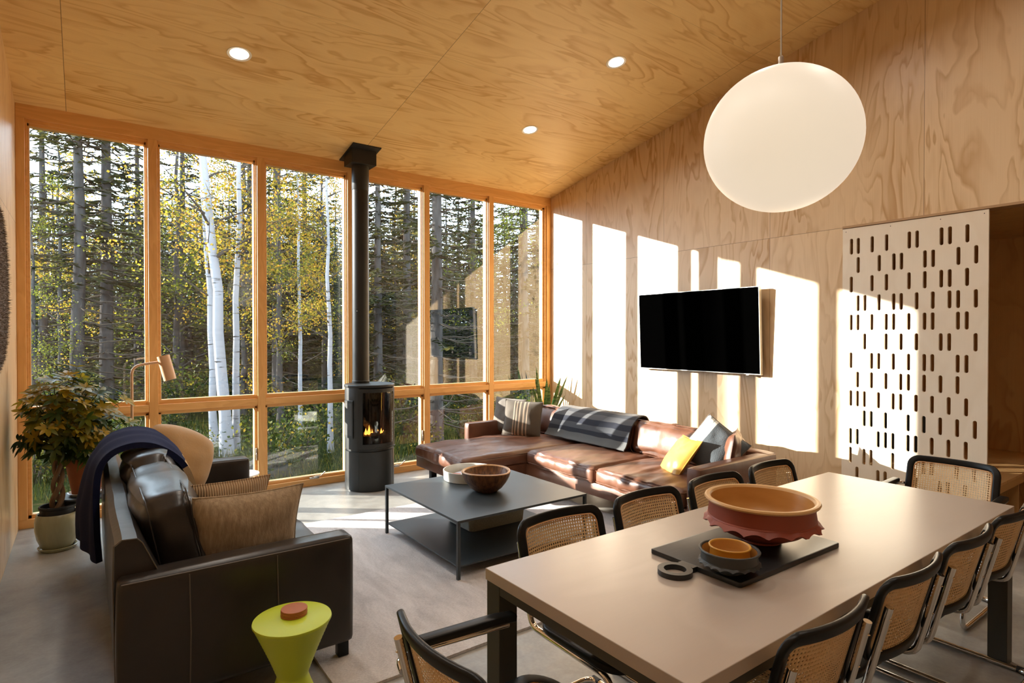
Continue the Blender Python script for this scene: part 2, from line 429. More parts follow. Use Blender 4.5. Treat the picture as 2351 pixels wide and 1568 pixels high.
for i in range(6):
    x0 = posts[0] if i == 0 else posts[i]+0.035
    x1 = posts[i+1]-0.035 if i < 5 else posts[6]
    L, R = PL[i], PL[i]+PW
    w = MB()
    # fixed upper sash
    for (a, b) in ((x0, L), (R, x1)):
        w.box(a, b, 0.035, 0.10, PM1-0.03, 3.285, 0.002)
    w.box(x0, (x0+L)/2, 0.016, 0.035, PM1-0.045, 3.285); w.box((R+x1)/2, x1, 0.016, 0.035, PM1-0.045, 3.285)
    w.box(x0, x1, 0.035, 0.10, PT, 3.285, 0.002); w.box(x0, x1, 0.018, 0.035, PT+0.022, 3.285)
    # meeting rail
    w.box(x0, x1, 0.0, 0.10, 0.872, 0.935, 0.004); w.box(x0, x1, 0.03, 0.10, 0.935, PM1, 0.003)
    # opening lower sash
    w.box(x0, x1, 0.03, 0.10, PM0, 0.872, 0.003); w.box(x0, x1, 0.03, 0.10, 0.07, PB, 0.003)
    w.box(x0, L, 0.03, 0.10, 0.07, PM0+0.02, 0.003); w.box(R, x1, 0.03, 0.10, 0.07, PM0+0.02, 0.003)
    wo = struct(w.build('window_%d' % (i+1), M['fir'], smooth=False))
    for (za, zb, nm) in ((PM1, PT, 'pane'), (PB, PM0, 'pane')):
        g = MB(); e = 0.004
        g.add([(L-e, GY, za-e), (R+e, GY, za-e), (R+e, GY, zb+e), (L-e, GY, zb+e)], [[0, 1, 2, 3]])
        g.build(nm, M['glass'], wo, smooth=False)
    # spacer gasket, latch and crank
    gk = MB()
    for (za, zb) in ((PM1, PT), (PB, PM0)):
        gk.tube([(L, GY-0.012, za), (R, GY-0.012, za), (R, GY-0.012, zb), (L, GY-0.012, zb)], 0.004, 4, closed=True)
    gk.build('gasket', mat('gasket grey %d' % i, (0.55, 0.5, 0.42), rough=0.5), wo, smooth=False)
    la = MB(); la.box(x1-0.018, x1-0.006, 0.012, 0.03, 0.33, 0.45, 0.003); la.tube([(x1-0.012, 0.012, 0.40), (x1-0.02, -0.004, 0.39), (x1-0.02, -0.006, 0.36)], 0.004, 6)
    la.build('latch', M['nickel'], wo)
    if i in (2, 3, 1):
        mx = (L+R)/2 + 0.06
        cr = MB(); cr.box(mx-0.05, mx+0.05, 0.0, 0.03, 0.068, 0.088, 0.006)
        cr.tube(fillet([(mx-0.03, 0.0, 0.085), (mx-0.01, -0.02, 0.10), (mx+0.05, -0.022, 0.094), (mx+0.09, -0.02, 0.125)], 0.02), 0.005, 8)
        cr.tube([(mx+0.09, -0.02, 0.125), (mx+0.105, -0.022, 0.135)], 0.008, 8)
        cr.build('crank_handle', M['nickel'], wo)

# ------------------------------------------------------------------ slotted birch panel
def perforated_panel():
    cw = (abs(PY1-PY0) - 0.0) 
    ys = [-3.832 - 0.0520*i for i in range(17)]
    rows = ["0 1 3 5 8 9 12 13 15", "1 4 6 7 10 11 14 16", "0 3 5 8 10 12 13 15", "1 2 4 6 7 9 11 13 14 16", "0 1 3 5 6 8 10 11 14 15",
            "2 5 7 9 12 13 16", "0 3 4 6 8 10 11 14 15", "1 3 5 7 8 10 12 14", "0 1 2 4 6 7 9 11 13 15", "2 3 5 8 10 12 14 16",
            "0 1 4 5 6 8 9 11 13 15", "0 2 3 6 10 11 14 16", "1 4 5 8 9 12 13 15", "0 2 6 7 10 14"]
    top, pitch, hgt, rad = 2.342, 0.155, 0.130, 0.0125
    bm = bmesh.new()
    zs = []
    # build cell by cell: every cell is a quad, or a quad with a slot cut through
    holes = {(r, int(q)) for r, row in enumerate(rows) for q in row.split()}
    yedge = [PY0] + [(ys[i]+ys[i+1])/2 for i in range(16)] + [PY1]
    zedge = [PZ-0.004] + [top - pitch*r - hgt - (pitch-hgt)/2 for r in range(len(rows)-1)] + [0.02]
    X0, X1 = 0.0, 0.018
    mb = MB()
    for r in range(len(rows)):
        za, zb = zedge[r+1], zedge[r]
        for q in range(17):
            ya, yb = yedge[q+1], yedge[q]
            if (r, q) not in holes:
                mb.add([(X0, ya, za), (X0, yb, za), (X0, yb, zb), (X0, ya, zb)], [[0, 1, 2, 3]])
                mb.add([(X1, ya, za), (X1, yb, za), (X1, yb, zb), (X1, ya, zb)], [[3, 2, 1, 0]])
                continue
            yc = ys[q]; z1 = top - pitch*r; z0 = z1 - hgt; n = 8
            sl = [(yc + rad*cos(pi*i/n), z1 - rad + rad*sin(pi*i/n)) for i in range(n+1)] + [(yc - rad*cos(pi*i/n), z0 + rad - rad*sin(pi*i/n)) for i in range(n+1)]
            ocorn = [(yb, zb), (ya, zb), (ya, za), (yb, za)]
            outer = []
            for (y, z) in sl:
                # project outward on the cell rectangle
                cyy, czz = yc, (z1 - rad if z > (z0+z1)/2 else z0 + rad)
                dy, dz = y-cyy, z-czz
                ts = []
                if dy > 1e-6: ts.append((yb-cyy)/dy)
                if dy < -1e-6: ts.append((ya-cyy)/dy)
                if dz > 1e-6: ts.append((zb-czz)/dz)
                if dz < -1e-6: ts.append((za-czz)/dz)
                tt = min(ts); outer.append((cyy+dy*tt, czz+dz*tt))
            def snap(o):
                for k_ in ocorn:
                    pass
                return o
            N = len(sl)
            # corner insertion: move the outer point closest to each corner onto it
            for k_ in ocorn:
                bi = min(range(N), key=lambda i: (outer[i][0]-k_[0])**2 + (outer[i][1]-k_[1])**2); outer[bi] = k_
            for X, fl in ((X0, 1), (X1, 0)):
                v = [(X, y, z) for y, z in sl] + [(X, y, z) for y, z in outer]
                f = [[i, (i+1) % N, N+(i+1) % N, N+i] for i in range(N)]
                mb.add(v, f if fl else [x[::-1] for x in f])
            mb.add([(X0, y, z) for y, z in sl] + [(X1, y, z) for y, z in sl], [[(i+1) % N, i, N+i, N+(i+1) % N] for i in range(N)])
    z0, z1 = zedge[-1], zedge[0]
    for (ya, yb, za, zb) in ((PY0, PY0, z0, z1), (PY1, PY1, z0, z1), (PY1, PY0, z0, z0), (PY1, PY0, z1, z1)):
        if ya == yb: mb.add([(X0, ya, za), (X1, ya, za), (X1, ya, zb), (X0, ya, zb)], [[0, 1, 2, 3]])
        else: mb.add([(X0, ya, za), (X1, ya, za), (X1, yb, za), (X0, yb, za)], [[0, 1, 2, 3]])
    root = thing('slotted_panel', 'pale birch plywood panel cut with rows of upright slots, beside the alcove', 'panel', (0.009, (PY0+PY1)/2, 0.0))
    mb.build('board', M['birch_ply'], root, smooth=False)
    sc = MB()
    for y in (-3.79, -4.12, -4.45, -4.71):
        sc = MB(); sc.lathe([(0.0, 0.0), (0.0035, 0.0)], 8, (0, 0, 0))
        sc.v = [(-0.0012, y + p[0], PZ-0.03 + p[1]) for p in sc.v]
        sc.build('screw', M['black'], root, smooth=False)
    ft = MB(); ft.box(X0, X1, PY1+0.05, PY0-0.05, 0.0, 0.02); ft.build('floor_guide', M['black'], root, smooth=False)
perforated_panel()

def bench():
    root = thing('storage_bench', 'built-in plywood bench with open cubbies, in the alcove behind the slotted panel', 'bench', (0.9, -4.1, 0))
    MB().box(0.125, 1.695, -4.775, -3.465, 0.485, 0.503).build('bench_top', M['nook_top'], root, smooth=False)
    for x in (0.14, 0.62, 1.10, 1.67):
        MB().box(x-0.009, x+0.009, -4.765, -3.48, 0.0, 0.485).build('divider', M['nook_ply'], root, smooth=False)
    MB().box(0.13, 1.69, -4.772, -4.757, 0.43, 0.485).build('front_rail', M['nook_ply'], root, smooth=False)
bench()

# ------------------------------------------------------------------ cushions and pillows
def cushion(mb, x0, x1, y0, y1, z0, z1, r=0.05, crown=(0, 0, 0.03), n=(22, 22, 8), wr=0.006, seed=1, wscale=(5, 5, 5), M4=None):
    hx, hy, hz = (x1-x0)/2, (y1-y0)/2, (z1-z0)/2; cx, cy_, cz_ = (x0+x1)/2, (y0+y1)/2, (z0+z1)/2
    def fn(a, b, c):
        p = Vector((a*hx, b*hy, c*hz))
        q = Vector((max(-hx+r, min(hx-r, p.x)), max(-hy+r, min(hy-r, p.y)), max(-hz+r, min(hz-r, p.z))))
        d = p - q
        if d.length > 1e-9: p = q + d.normalized()*min(r, d.length if d.length < r else r)
        ka, kb, kc = 1-a*a, 1-b*b, 1-c*c
        p.x += (1 if a > 0 else -1)*abs(a)*crown[0]*kb*(kc if abs(a) == 1 else 1)
        p.y += (1 if b > 0 else -1)*abs(b)*crown[1]*ka*kc
        p.z += (1 if c > 0 else -1)*abs(c)*crown[2]*(ka**0.6 if ka > 0 else 0)*(kb**0.6 if kb > 0 else 0)
        w = nz(p.x*wscale[0], p.y*wscale[1], p.z*wscale[2], seed) + 0.5*nz(p.x*wscale[0]*2.4, p.y*wscale[1]*2.4, p.z*wscale[2]*2.4, seed+5)
        nn = d.normalized() if d.length > 1e-9 else Vector((0, 0, 1 if c > 0 else -1))
        p += nn*wr*w
        P = Vector((p.x+cx, p.y+cy_, p.z+cz_))
        return tuple(M4 @ P) if M4 is not None else tuple(P)
    return mb.cubegrid(*n, fn)
def piping(mb, x0, x1, y0, y1, z, r, rad=0.004, M4=None):
    pts = [((x0+x1)/2 + p[0], (y0+y1)/2 + p[1], z) for p in rrect((x1-x0)/2, (y1-y0)/2, r, 5)]
    if M4 is not None: pts = [tuple(M4 @ Vector(p)) for p in pts]
    return mb.tube(pts, rad, 6, closed=True)
def pillow_mesh(w, h, t, seed=0, n=20, pinch=0.05, wr=0.012, slump=0.0, soft=0.0):
    """A stuffed pillow standing on its lower edge: width x, height z, thickness y."""
    mb = MB()
    for side in (1, -1):
        v = []; uv = []
        for i in range(n+1):
            for j in range(n+1):
                u, q = 2*i/n-1, 2*j/n-1
                u = math.copysign(abs(u)**0.8, u); q = math.copysign(abs(q)**0.8, q)
                prof = max(0.0, (1-abs(u)**2.6))**0.55 * max(0.0, (1-abs(q)**2.6))**0.55
                cr_ = 1 - soft*u*u*q*q; x = u*w/2*(1 - pinch*(1-q*q))*cr_; z = q*h/2*(1 - pinch*(1-u*u))*cr_
                wv = wr*nz(u*2.2, q*2.2, side*1.3, seed) + 0.6*wr*nz(u*5, q*3, side*2.1, seed+3)
                y = side*(t/2*prof) + wv*prof + slump*(q*q-1)*0.3
                v.append((x, y, z + h/2)); uv.append((i/n, j/n))
        f = []
        for i in range(n):
            for j in range(n):
                qd = [i*(n+1)+j, (i+1)*(n+1)+j, (i+1)*(n+1)+j+1, i*(n+1)+j+1]
                f.append(qd if side < 0 else qd[::-1])
        mb.add(v, f, uv)
    return mb
def pillow(name, label, m, w, h, t, loc, spin, tilt, roll=0.0, seed=0, edge=None, group=None, mid=False, **kw):
    root = thing(name, label, 'pillow', (0, 0, 0), group)
    pillow_mesh(w, h, t, seed, **kw).build('cover', m, root, angle=80)
    if edge is not None:
        pn = kw.get('pinch', 0.05); pts = []
        for s_ in range(4):
            for i in range(14):
                a = -1 + 2*i/14
                u, q = ((a, -1), (1, a), (-a, 1), (-1, -a))[s_]
                pts.append((u*w/2*(1-pn*(1-q*q)), 0.0, q*h/2*(1-pn*(1-u*u)) + h/2))
        MB().tube(pts, 0.004, 6, closed=True).build('piping', edge, root)
    RM = Matrix.Rotation(spin, 3, 'Z') @ Matrix.Rotation(tilt, 3, 'X') @ Matrix.Rotation(roll, 3, 'Y')
    root.location = Vector(loc) - RM @ Vector((0, 0, h/2)) if mid else loc
    root.rotation_euler = RM.to_euler()
    return root

# ------------------------------------------------------------------ dark leather sofa
M['dark_leather'] = leather('espresso leather', (0.017, 0.0145, 0.013), (0.028, 0.023, 0.020), 0.30)
M['brown_leather'] = leather('cognac leather', (0.085, 0.032, 0.017), (0.15, 0.062, 0.033), 0.38)
def dark_sofa():
    m = M['dark_leather']
    root = thing('leather_sofa', 'dark espresso leather sofa seen from its end, standing in front of the left wall', 'sofa', (-4.51, -2.25, 0))
    MB().box(-4.97, -4.10, -3.28, -1.22, 0.13, 0.30, 0.015).build('base', m, root)
    for (a, b, s) in ((-3.40, -3.265, 1), (-1.235, -1.10, 2)):
        mb = MB(); cushion(mb, -4.985, -4.05, a, b, 0.10, 0.605, 0.022, (0.004, 0.006, 0.004), (40, 8, 22), 0.003, s, (3, 3, 3))
        o = mb.build('armrest', m, root)
        e = MB()
        for y in (a, b):
            for x in (-4.40, -4.74):
                if y in (a,) : e.tube([(x, y-0.0045, 0.14), (x+0.004, y-0.0085, 0.35), (x, y-0.0045, 0.585)], 0.0025, 5)
        e.tube([(-4.97, a+0.003, 0.592), (-4.07, a+0.003, 0.592)], 0.003, 5)
        e.build('seam', mat('sofa stitching %d' % s, (0.10, 0.085, 0.07), rough=0.5), o)
    prof = [(-4.985, 0.12), (-4.992, 0.60), (-4.990, 0.725), (-4.965, 0.745), (-4.915, 0.742), (-4.895, 0.722), (-4.80, 0.50), (-4.78, 0.28)]
    mb = MB(); ny = 30
    for i in range(ny+1):
        y = -3.325 + (2.17)*i/ny
        mb.v += [(x + 0.004*nz(x*3, y*5, z*4, 2), y, z + (0.004*nz(y*6, x, 1, 3) if z > 0.6 else 0)) for x, z in prof]
    K = len(prof)
    for i in range(ny):
        for k_ in range(K-1): mb.f.append([i*K+k_, i*K+k_+1, (i+1)*K+k_+1, (i+1)*K+k_])
    mb.f.append(list(range(K))); mb.f.append([ny*K+k_ for k_ in range(K)][::-1])
    bo = mb.build('backrest', m, root, angle=28)
    e = MB(); e.tube([(-4.988, -3.326, 0.14), (-4.994, -3.327, 0.6), (-4.991, -3.327, 0.726), (-4.966, -3.328, 0.746), (-4.914, -3.328, 0.743), (-4.895, -3.327, 0.722), (-4.80, -3.327, 0.50)], 0.003, 5)
    e.build('seam', mat('back stitching', (0.10, 0.085, 0.07), rough=0.5), bo)
    for i, (a, b) in enumerate(((-3.25, -2.255), (-2.245, -1.25))):
        mb = MB(); cushion(mb, -4.80, -4.03, a, b, 0.29, 0.445, 0.05, (0.01, 0.0, 0.025), (24, 26, 6), 0.006, 10+i)
        o = mb.build('seat_cushion', m, root)
        mb = MB(); piping(mb, -4.79, -4.035, a+0.01, b-0.01, 0.415, 0.05); mb.build('piping', m, o)
    for i, (a, b) in enumerate(((-3.13, -2.26), (-2.24, -1.60))):
        R = Matrix.Translation((-4.72, 0, 0.44)) @ Matrix.Rotation(radians(-11), 4, 'Y')
        mb = MB(); cushion(mb, -0.10, 0.115, a, b, 0.0, 0.40 if i == 0 else 0.42, 0.075, (0.05, 0.012, 0.03), (12, 26, 18), 0.012, 20+i, (4, 3, 4), R)
        o = mb.build('back_cushion', m, root, angle=60)
        s_ = MB()
        for xx in (-0.075, 0.085):
            pts = [(xx, (a+b)/2 + p[0], 0.20 + p[1]) for p in rrect((b-a)/2+0.004, 0.215, 0.075, 6)]
            s_.tube([tuple(R @ Vector(p)) for p in pts], 0.0035, 6, closed=True)
        s_.build('seam', m, o)
    for (x, y) in ((-4.92, -3.33), (-4.085, -3.33), (-4.92, -1.17), (-4.085, -1.17)):
        MB().box(x-0.025, x+0.025, y-0.025, y+0.025, 0.017 if x > -4.2 else 0.0, 0.125, 0.003).build('leg', M['black_wood'], root)
dark_sofa()

# ------------------------------------------------------------------ cognac sectional
def brown_sofa():
    m = M['brown_leather']
    root = thing('sectional_sofa', 'cognac brown leather sectional sofa with a chaise, under the television', 'sofa', (-1.2, -2.0, 0))
    XB, XF = -0.645, -1.675
    MB().box(XF+0.02, XB-0.01, -3.57, -0.63, 0.205, 0.32, 0.012).build('base', m, root)
    MB().box(-2.345, XF+0.03, -1.60, -0.60, 0.205, 0.32, 0.012).build('chaise_base', m, root)
    mb = MB(); cushion(mb, -2.40, -0.86, -1.61, -0.665, 0.315, 0.445, 0.05, (0.0, 0.0, 0.03), (60, 40, 6), 0.013, 31, (3, 8, 4))
    o = mb.build('chaise_cushion', m, root); mb = MB(); piping(mb, -2.39, -0.88, -1.60, -0.675, 0.343, 0.05); piping(mb, -2.395, -0.88, -1.605, -0.67, 0.422, 0.05, 0.003); mb.build('piping', m, o)
    for i, (a, b) in enumerate(((-2.555, -1.62), (-3.48, -2.565))):
        mb = MB(); cushion(mb, -1.68, -0.86, a, b, 0.315, 0.45, 0.045, (0.012, 0.0, 0.03), (40, 44, 6), 0.013, 41+i, (3, 9, 4))
        o = mb.build('seat_cushion', m, root); mb = MB(); piping(mb, -1.685, -0.88, a+0.006, b-0.006, 0.342, 0.045); piping(mb, -1.685, -0.88, a+0.006, b-0.006, 0.432, 0.045, 0.003); mb.build('piping', m, o)
    mb = MB(); cushion(mb, -0.79, XB, -3.60, -0.58, 0.20, 0.635, 0.025, (0.0, 0.0, 0.004), (6, 40, 12), 0.004, 51, (3, 3, 3)); mb.build('backrest', m, root)
    mb = MB(); cushion(mb, -1.735, XB-0.05, -0.66, -0.56, 0.20, 0.602, 0.02, (0.004, 0.004, 0.004), (24, 6, 12), 0.003, 52, (3, 3, 3)); mb.build('armrest', m, root)
    mb = MB(); cushion(mb, -1.66, XB-0.02, -3.61, -3.487, 0.20, 0.625, 0.02, (0.004, 0.004, 0.004), (24, 6, 12), 0.003, 53, (3, 3, 3)); mb.build('armrest', m, root)
    for i, (a, b) in enumerate(((-1.225, -0.67), (-2.27, -1.235), (-3.41, -2.28))):
        R = Matrix.Translation((-0.865, 0, 0.45)) @ Matrix.Rotation(radians(14), 4, 'Y')
        mb = MB(); cushion(mb, -0.09, 0.09, a, b, 0.0, 0.30, 0.07, (0.03, 0.004, 0.018), (10, 40, 20), 0.015, 61+i, (4, 6, 4), R)
        o = mb.build('back_cushion', m, root, angle=60)
        s_ = MB()
        pts = [(-0.07, (a+b)/2 + p[0], 0.15 + p[1]) for p in rrect((b-a)/2+0.002, 0.158, 0.07, 6)]
        s_.tube([tuple(R @ Vector(p)) for p in pts], 0.0035, 6, closed=True); s_.build('piping', m, o)
    for (x, y) in ((-2.20, -0.70), (-2.20, -1.50), (-0.75, -0.7), (-1.57, -3.50), (-0.75, -3.50)):
        MB().box(x-0.03, x+0.03, y-0.03, y+0.03, 0.037 if x < -1.5 else 0.02, 0.21, 0.003).build('leg', M['black_wood'], root)
    root.location = Vector(root.location) + SHIFT
SHIFT = Vector((0.065, 0.065, -0.02))
brown_sofa()

def stripe_mat(name, stops, axis=0, rough=0.9, bscale=220.0, nmix=0.25, sheen=0.15):
    t = NT(name); uv = t.n('SeparateXYZ', i0=t.coord('UV'))
    col = t.ramp(uv.outputs[axis], stops, 'CONSTANT')
    nn = t.noise(t.coord(), bscale, 2.0)
    col = t.mix(t.math('MULTIPLY', nn, nmix), col, (0.5, 0.48, 0.45), 'MULTIPLY') if nmix else col
    return t.done(col, rough, 0.0, nn, 0.6, 0.004, Sheen_Weight=sheen, Specular_IOR_Level=0.1)
def fabric(name, c1, c2, scale=30, stretch=(1, 1, 1), rough=0.9, bscale=180, bstr=0.5, sheen=0.2):
    return mat(name, c1, c2, scale, stretch, rough, 0.0, bstr, bscale, Sheen_Weight=sheen)
M['woven_beige'] = fabric('woven beige', (0.46, 0.36, 0.24), (0.30, 0.225, 0.145), 14, (5, 5, 1.2), bscale=40, bstr=0.7)
t1 = NT('tan corduroy'); sx1 = t1.n('SeparateXYZ', i0=t1.coord())
wv1 = t1.math('SINE', t1.math('MULTIPLY', sx1.outputs[0], 520.0))
M['corduroy'] = t1.done(t1.mix(t1.math('MULTIPLY_ADD', wv1, 0.5, 0.5), (0.32, 0.20, 0.10), (0.52, 0.35, 0.19)), 0.9, 0.0, wv1, 0.8, 0.004, Sheen_Weight=0.3)
M['tan_suede'] = fabric('tan suede', (0.42, 0.26, 0.11), (0.36, 0.215, 0.09), 5, bscale=90, bstr=0.25, sheen=0.4)
M['grey_wool'] = fabric('taupe wool', (0.15, 0.13, 0.11), (0.115, 0.10, 0.086), 20)
M['mustard'] = mat('mustard leather', (0.55, 0.31, 0.06), (0.44, 0.24, 0.045), 6, rough=0.42, bstr=0.2, bscale=14, bdist=0.01)
pillow('throw_pillow', 'woven beige pillow standing against the near arm of the dark sofa', M['woven_beige'], 0.50, 0.40, 0.15, (-4.46, -3.02, 0.425), radians(4), radians(13), radians(1.5), 1, M['woven_beige'], 'pillows on the dark sofa', pinch=0.07)
pillow('throw_pillow', 'ribbed tan corduroy pillow lying behind the woven beige pillow', M['corduroy'], 0.42, 0.34, 0.14, (-4.50, -2.66, 0.475), radians(10), radians(18), radians(2), 2, M['corduroy'], 'pillows on the dark sofa')
pillow('throw_pillow', 'plump plain tan suede pillow at the window end of the dark sofa', M['tan_suede'], 0.50, 0.49, 0.21, (-4.575, -1.42, 0.665), radians(22), radians(-10), radians(25), 3, None, 'pillows on the dark sofa', pinch=-0.03, mid=True, soft=0.15)
st = [(0.0, (0.135, 0.118, 0.10))]
for a in (0.30, 0.37, 0.44, 0.51, 0.58): st += [(a, (0.50, 0.40, 0.31)), (a+0.028, (0.135, 0.118, 0.10))]
M['stripe_pillow'] = stripe_mat('striped wool', st)
M['plain_grey'] = M['grey_wool']
pillow('throw_pillow', 'plain taupe pillow behind the striped pillow on the chaise', M['grey_wool'], 0.40, 0.40, 0.12, (-1.225, -0.675, 0.447), radians(-66), radians(-14), radians(2), 4, None, 'pillows on the sectional')
pillow('throw_pillow', 'taupe pillow with five cream stripes on the chaise', M['stripe_pillow'], 0.42, 0.39, 0.15, (-1.245, -0.985, 0.450), radians(-46), radians(-12), radians(4), 5, M['grey_wool'], 'pillows on the sectional')
pillow('throw_pillow', 'mustard yellow leather pillow leaning at the end of the sectional', M['mustard'], 0.32, 0.37, 0.13, (-1.17, -3.035, 0.565), radians(-115), radians(-38), radians(0), 6, mid=True, edge=M['mustard'], group='pillows on the sectional')
M['blue_velvet'] = stripe_mat('blue grey velvet', [(0.0, (0.62, 0.64, 0.62)), (0.10, (0.30, 0.34, 0.36)), (0.13, (0.62, 0.64, 0.62)), (0.2, (0.30, 0.34, 0.36)), (0.22, (0.6, 0.62, 0.6)), (0.30, (0.085, 0.10, 0.115))], 0, 0.75, 160.0, 0.2)
pillow('throw_pillow', 'blue grey velvet pillow with a white striped end, on the sectional', M['blue_velvet'], 0.40, 0.40, 0.17, (-0.995, -3.235, 0.645), radians(-54), radians(-22), radians(38), 7, M['grey_wool'], 'pillows on the sectional', mid=True)
pillow('throw_pillow', 'crumpled dark brown leather pillow beside the end arm of the sectional', M['brown_leather'], 0.38, 0.34, 0.13, (-0.895, -3.335, 0.615), radians(-150), radians(-10), 0.0, 8, M['brown_leather'], 'pillows on the sectional', wr=0.03, mid=True)

# blankets
def path_at(path, u):
    d = [0.0]
    for a, b in zip(path, path[1:]): d.append(d[-1] + sqrt((a[0]-b[0])**2 + (a[1]-b[1])**2))
    t = u*d[-1]
    for i in range(len(path)-1):
        if t <= d[i+1] + 1e-9:
            k_ = (t-d[i])/max(1e-9, d[i+1]-d[i]); return (path[i][0]+(path[i+1][0]-path[i][0])*k_, path[i][1]+(path[i+1][1]-path[i][1])*k_)
    return path[-1]
def smooth2(path, n=2):
    for _ in range(n):
        q = [path[0]]
        for a, b in zip(path, path[1:]):
            q += [(a[0]*0.75+b[0]*0.25, a[1]*0.75+b[1]*0.25), (a[0]*0.25+b[0]*0.75, a[1]*0.25+b[1]*0.75)]
        path = q + [path[-1]]
    return path
navy_path = smooth2([(-5.005, 0.27), (-5.01, 0.45), (-5.01, 0.66), (-5.00, 0.80), (-4.94, 0.875), (-4.82, 0.905), (-4.71, 0.87), (-4.61, 0.77), (-4.56, 0.64), (-4.54, 0.50)])
def navy(u, v):
    x, z = path_at(navy_path, u)
    e = 0.02; xa, za = path_at(navy_path, max(0, u-e)); xb, zb = path_at(navy_path, min(1, u+e)); l_ = sqrt((xb-xa)**2 + (zb-za)**2); n_x, n_z = -(zb-za)/l_, (xb-xa)/l_
    d = (0.012 + 0.085*sin(min(1, v*1.15)*pi/2)*(1.0 if u < 0.2 else max(0.22, 1-(u-0.2)*3.4))) + 0.010*sin(v*17+3*u)*(1-u) + 0.008*nz(u*6, v*5, 0, 9)
    y = -2.05 + 0.60*v + 0.02*nz(u*3, v*2, 0, 4) - 0.05*(u < 0.05)*v
    return (x + n_x*d, y, z + n_z*d + (0.05*v*(0.12-u)/0.12 if u < 0.12 else 0))
M['navy'] = stripe_mat('navy wool', [(0.0, (0.012, 0.016, 0.050)), (0.80, (0.50, 0.37, 0.22)), (0.895, (0.012, 0.016, 0.050))], 0, 1.0, 260.0, 0.1, 0.03)
tag(MB().sheet(navy, 60, 26, 0.034).build('throw_blanket', M['navy'], angle=80), 'navy wool throw with a cream band, draped over the back of the dark sofa', 'blanket', 'throw blankets')
plaid_path = smooth2([(-0.628, 0.48), (-0.625, 0.65), (-0.67, 0.755), (-0.775, 0.792), (-0.89, 0.74), (-0.97, 0.63), (-1.015, 0.52), (-1.055, 0.485)], 2)
def plaid(u, v):
    x, z = path_at(plaid_path, u)
    y = -1.20 - 1.07*v - 0.10*u*(v-0.15) + 0.03*(u-0.5) + 0.012*nz(u*5, v*9, 2)
    w_ = 0.008*nz(u*6, v*7, 5)
    return (x - 0.02 + w_ + SHIFT.x, y + SHIFT.y, z + 0.006 + w_ + SHIFT.z)
pst = [(0.0, (0.14, 0.122, 0.108)), (0.36, (0.10, 0.098, 0.096)), (0.45, (0.125, 0.118, 0.112)), (0.53, (0.040, 0.044, 0.054)), (0.60, (0.085, 0.088, 0.096)), (0.68, (0.018, 0.021, 0.032)), (0.76, (0.065, 0.07, 0.08)), (0.83, (0.02, 0.023, 0.033)), (0.89, (0.10, 0.104, 0.106))]
M['plaid'] = stripe_mat('striped grey wool', pst, 0, 0.95, 240.0, 0.3)
tag(MB().sheet(plaid, 48, 44, 0.012).build('throw_blanket', M['plaid'], angle=70), 'grey and charcoal striped wool blanket over the back cushions of the sectional', 'blanket', 'throw blankets')

# ------------------------------------------------------------------ rug
t1 = NT('grey rug pile'); co = t1.coord()
r1 = t1.noise(t1.n('Mapping', Vector=co, Scale=(3.0, 1.0, 1.0)).outputs[0], 2.5, 5.0, 0.7, 0.5); r2 = t1.noise(t1.n('Mapping', Vector=co, Scale=(1.0, 2.4, 1.0)).outputs[0], 70.0, 3.0, 0.7)
f1 = t1.math('ADD', t1.math('MULTIPLY', r1, 0.6), t1.math('MULTIPLY', r2, 0.45))
M['rug'] = t1.done(t1.ramp(f1, [(0.36, (0.36, 0.335, 0.33)), (0.55, (0.56, 0.525, 0.515)), (0.70, (0.70, 0.66, 0.64))]), 0.95, 0.0, r2, 0.9, 0.008, Sheen_Weight=0.25)
mb = MB(); mb.cubegrid(120, 90, 2, lambda a, b, c: (-2.815 + a*1.385 + 0.006*nz(b*4, 0, 1), -2.44 + b*1.205 + 0.006*nz(a*5, 1, 1), 0.008 + 0.007*c + (0.0018*nz(a*40, b*40, 1) if c > 0 else 0)))
tag(mb.build('rug', M['rug']), 'pale grey woven area rug under the black coffee table', 'rug')

# ------------------------------------------------------------------ coffee table and what stands on it
def coffee_table():
    root = thing('coffee_table', 'square black steel coffee table with a lower shelf, on the grey rug', 'table', (-2.65, -2.37, 0))
    x0, x1, y0, y1 = -3.20, -2.10, -2.93, -1.83; b = 0.011
    MB().box(x0, x1, y0, y1, 0.372, 0.388, 0.002).build('tabletop', M['black_steel'], root, smooth=False)
    MB().box(x0+0.012, x1-0.012, y0+0.012, y1-0.012, 0.088, 0.098, 0.002).build('shelf', M['black_steel'], root, smooth=False)
    for (x, y) in ((x0+b, y0+b), (x1-b, y0+b), (x0+b, y1-b), (x1-b, y1-b)):
        MB().box(x-b+0.001, x+b-0.001, y-b+0.001, y+b-0.001, 0.016, 0.372).build('leg', M['black_steel'], root, smooth=False)
coffee_table()
M['burl'] = mat('turned dark wood', (0.22, 0.095, 0.03), (0.06, 0.022, 0.008), 14, (3.5, 3.5, 1.0), 0.42, 0.0, 0.8, 26)
M['burl_rim'] = mat('pale bark rim', (0.52, 0.30, 0.13), (0.42, 0.22, 0.09), 12, rough=0.4)
root = thing('wooden_bowl', 'rough carved dark wooden bowl with a pale rim on the coffee table', 'bowl', (-2.66, -2.44, 0.388))
def wob(r, z, t, k_): return (r*(1 + 0.012*sin(3*t+1) + 0.01*sin(5*t+2)), z + (0.004*sin(2*t) if z > 0.1 else 0))
MB().lathe([(0.0, 0.0), (0.075, 0.0), (0.085, 0.006), (0.122, 0.035), (0.158, 0.080), (0.176, 0.120), (0.184, 0.152)], 64, (-2.66, -2.44, 0.388), rfn=wob).lathe([(0.162, 0.152), (0.150, 0.11), (0.12, 0.06), (0.07, 0.028), (0.0, 0.02)], 64, (-2.66, -2.44, 0.388), rfn=wob).build('bowl_body', M['burl'], root)
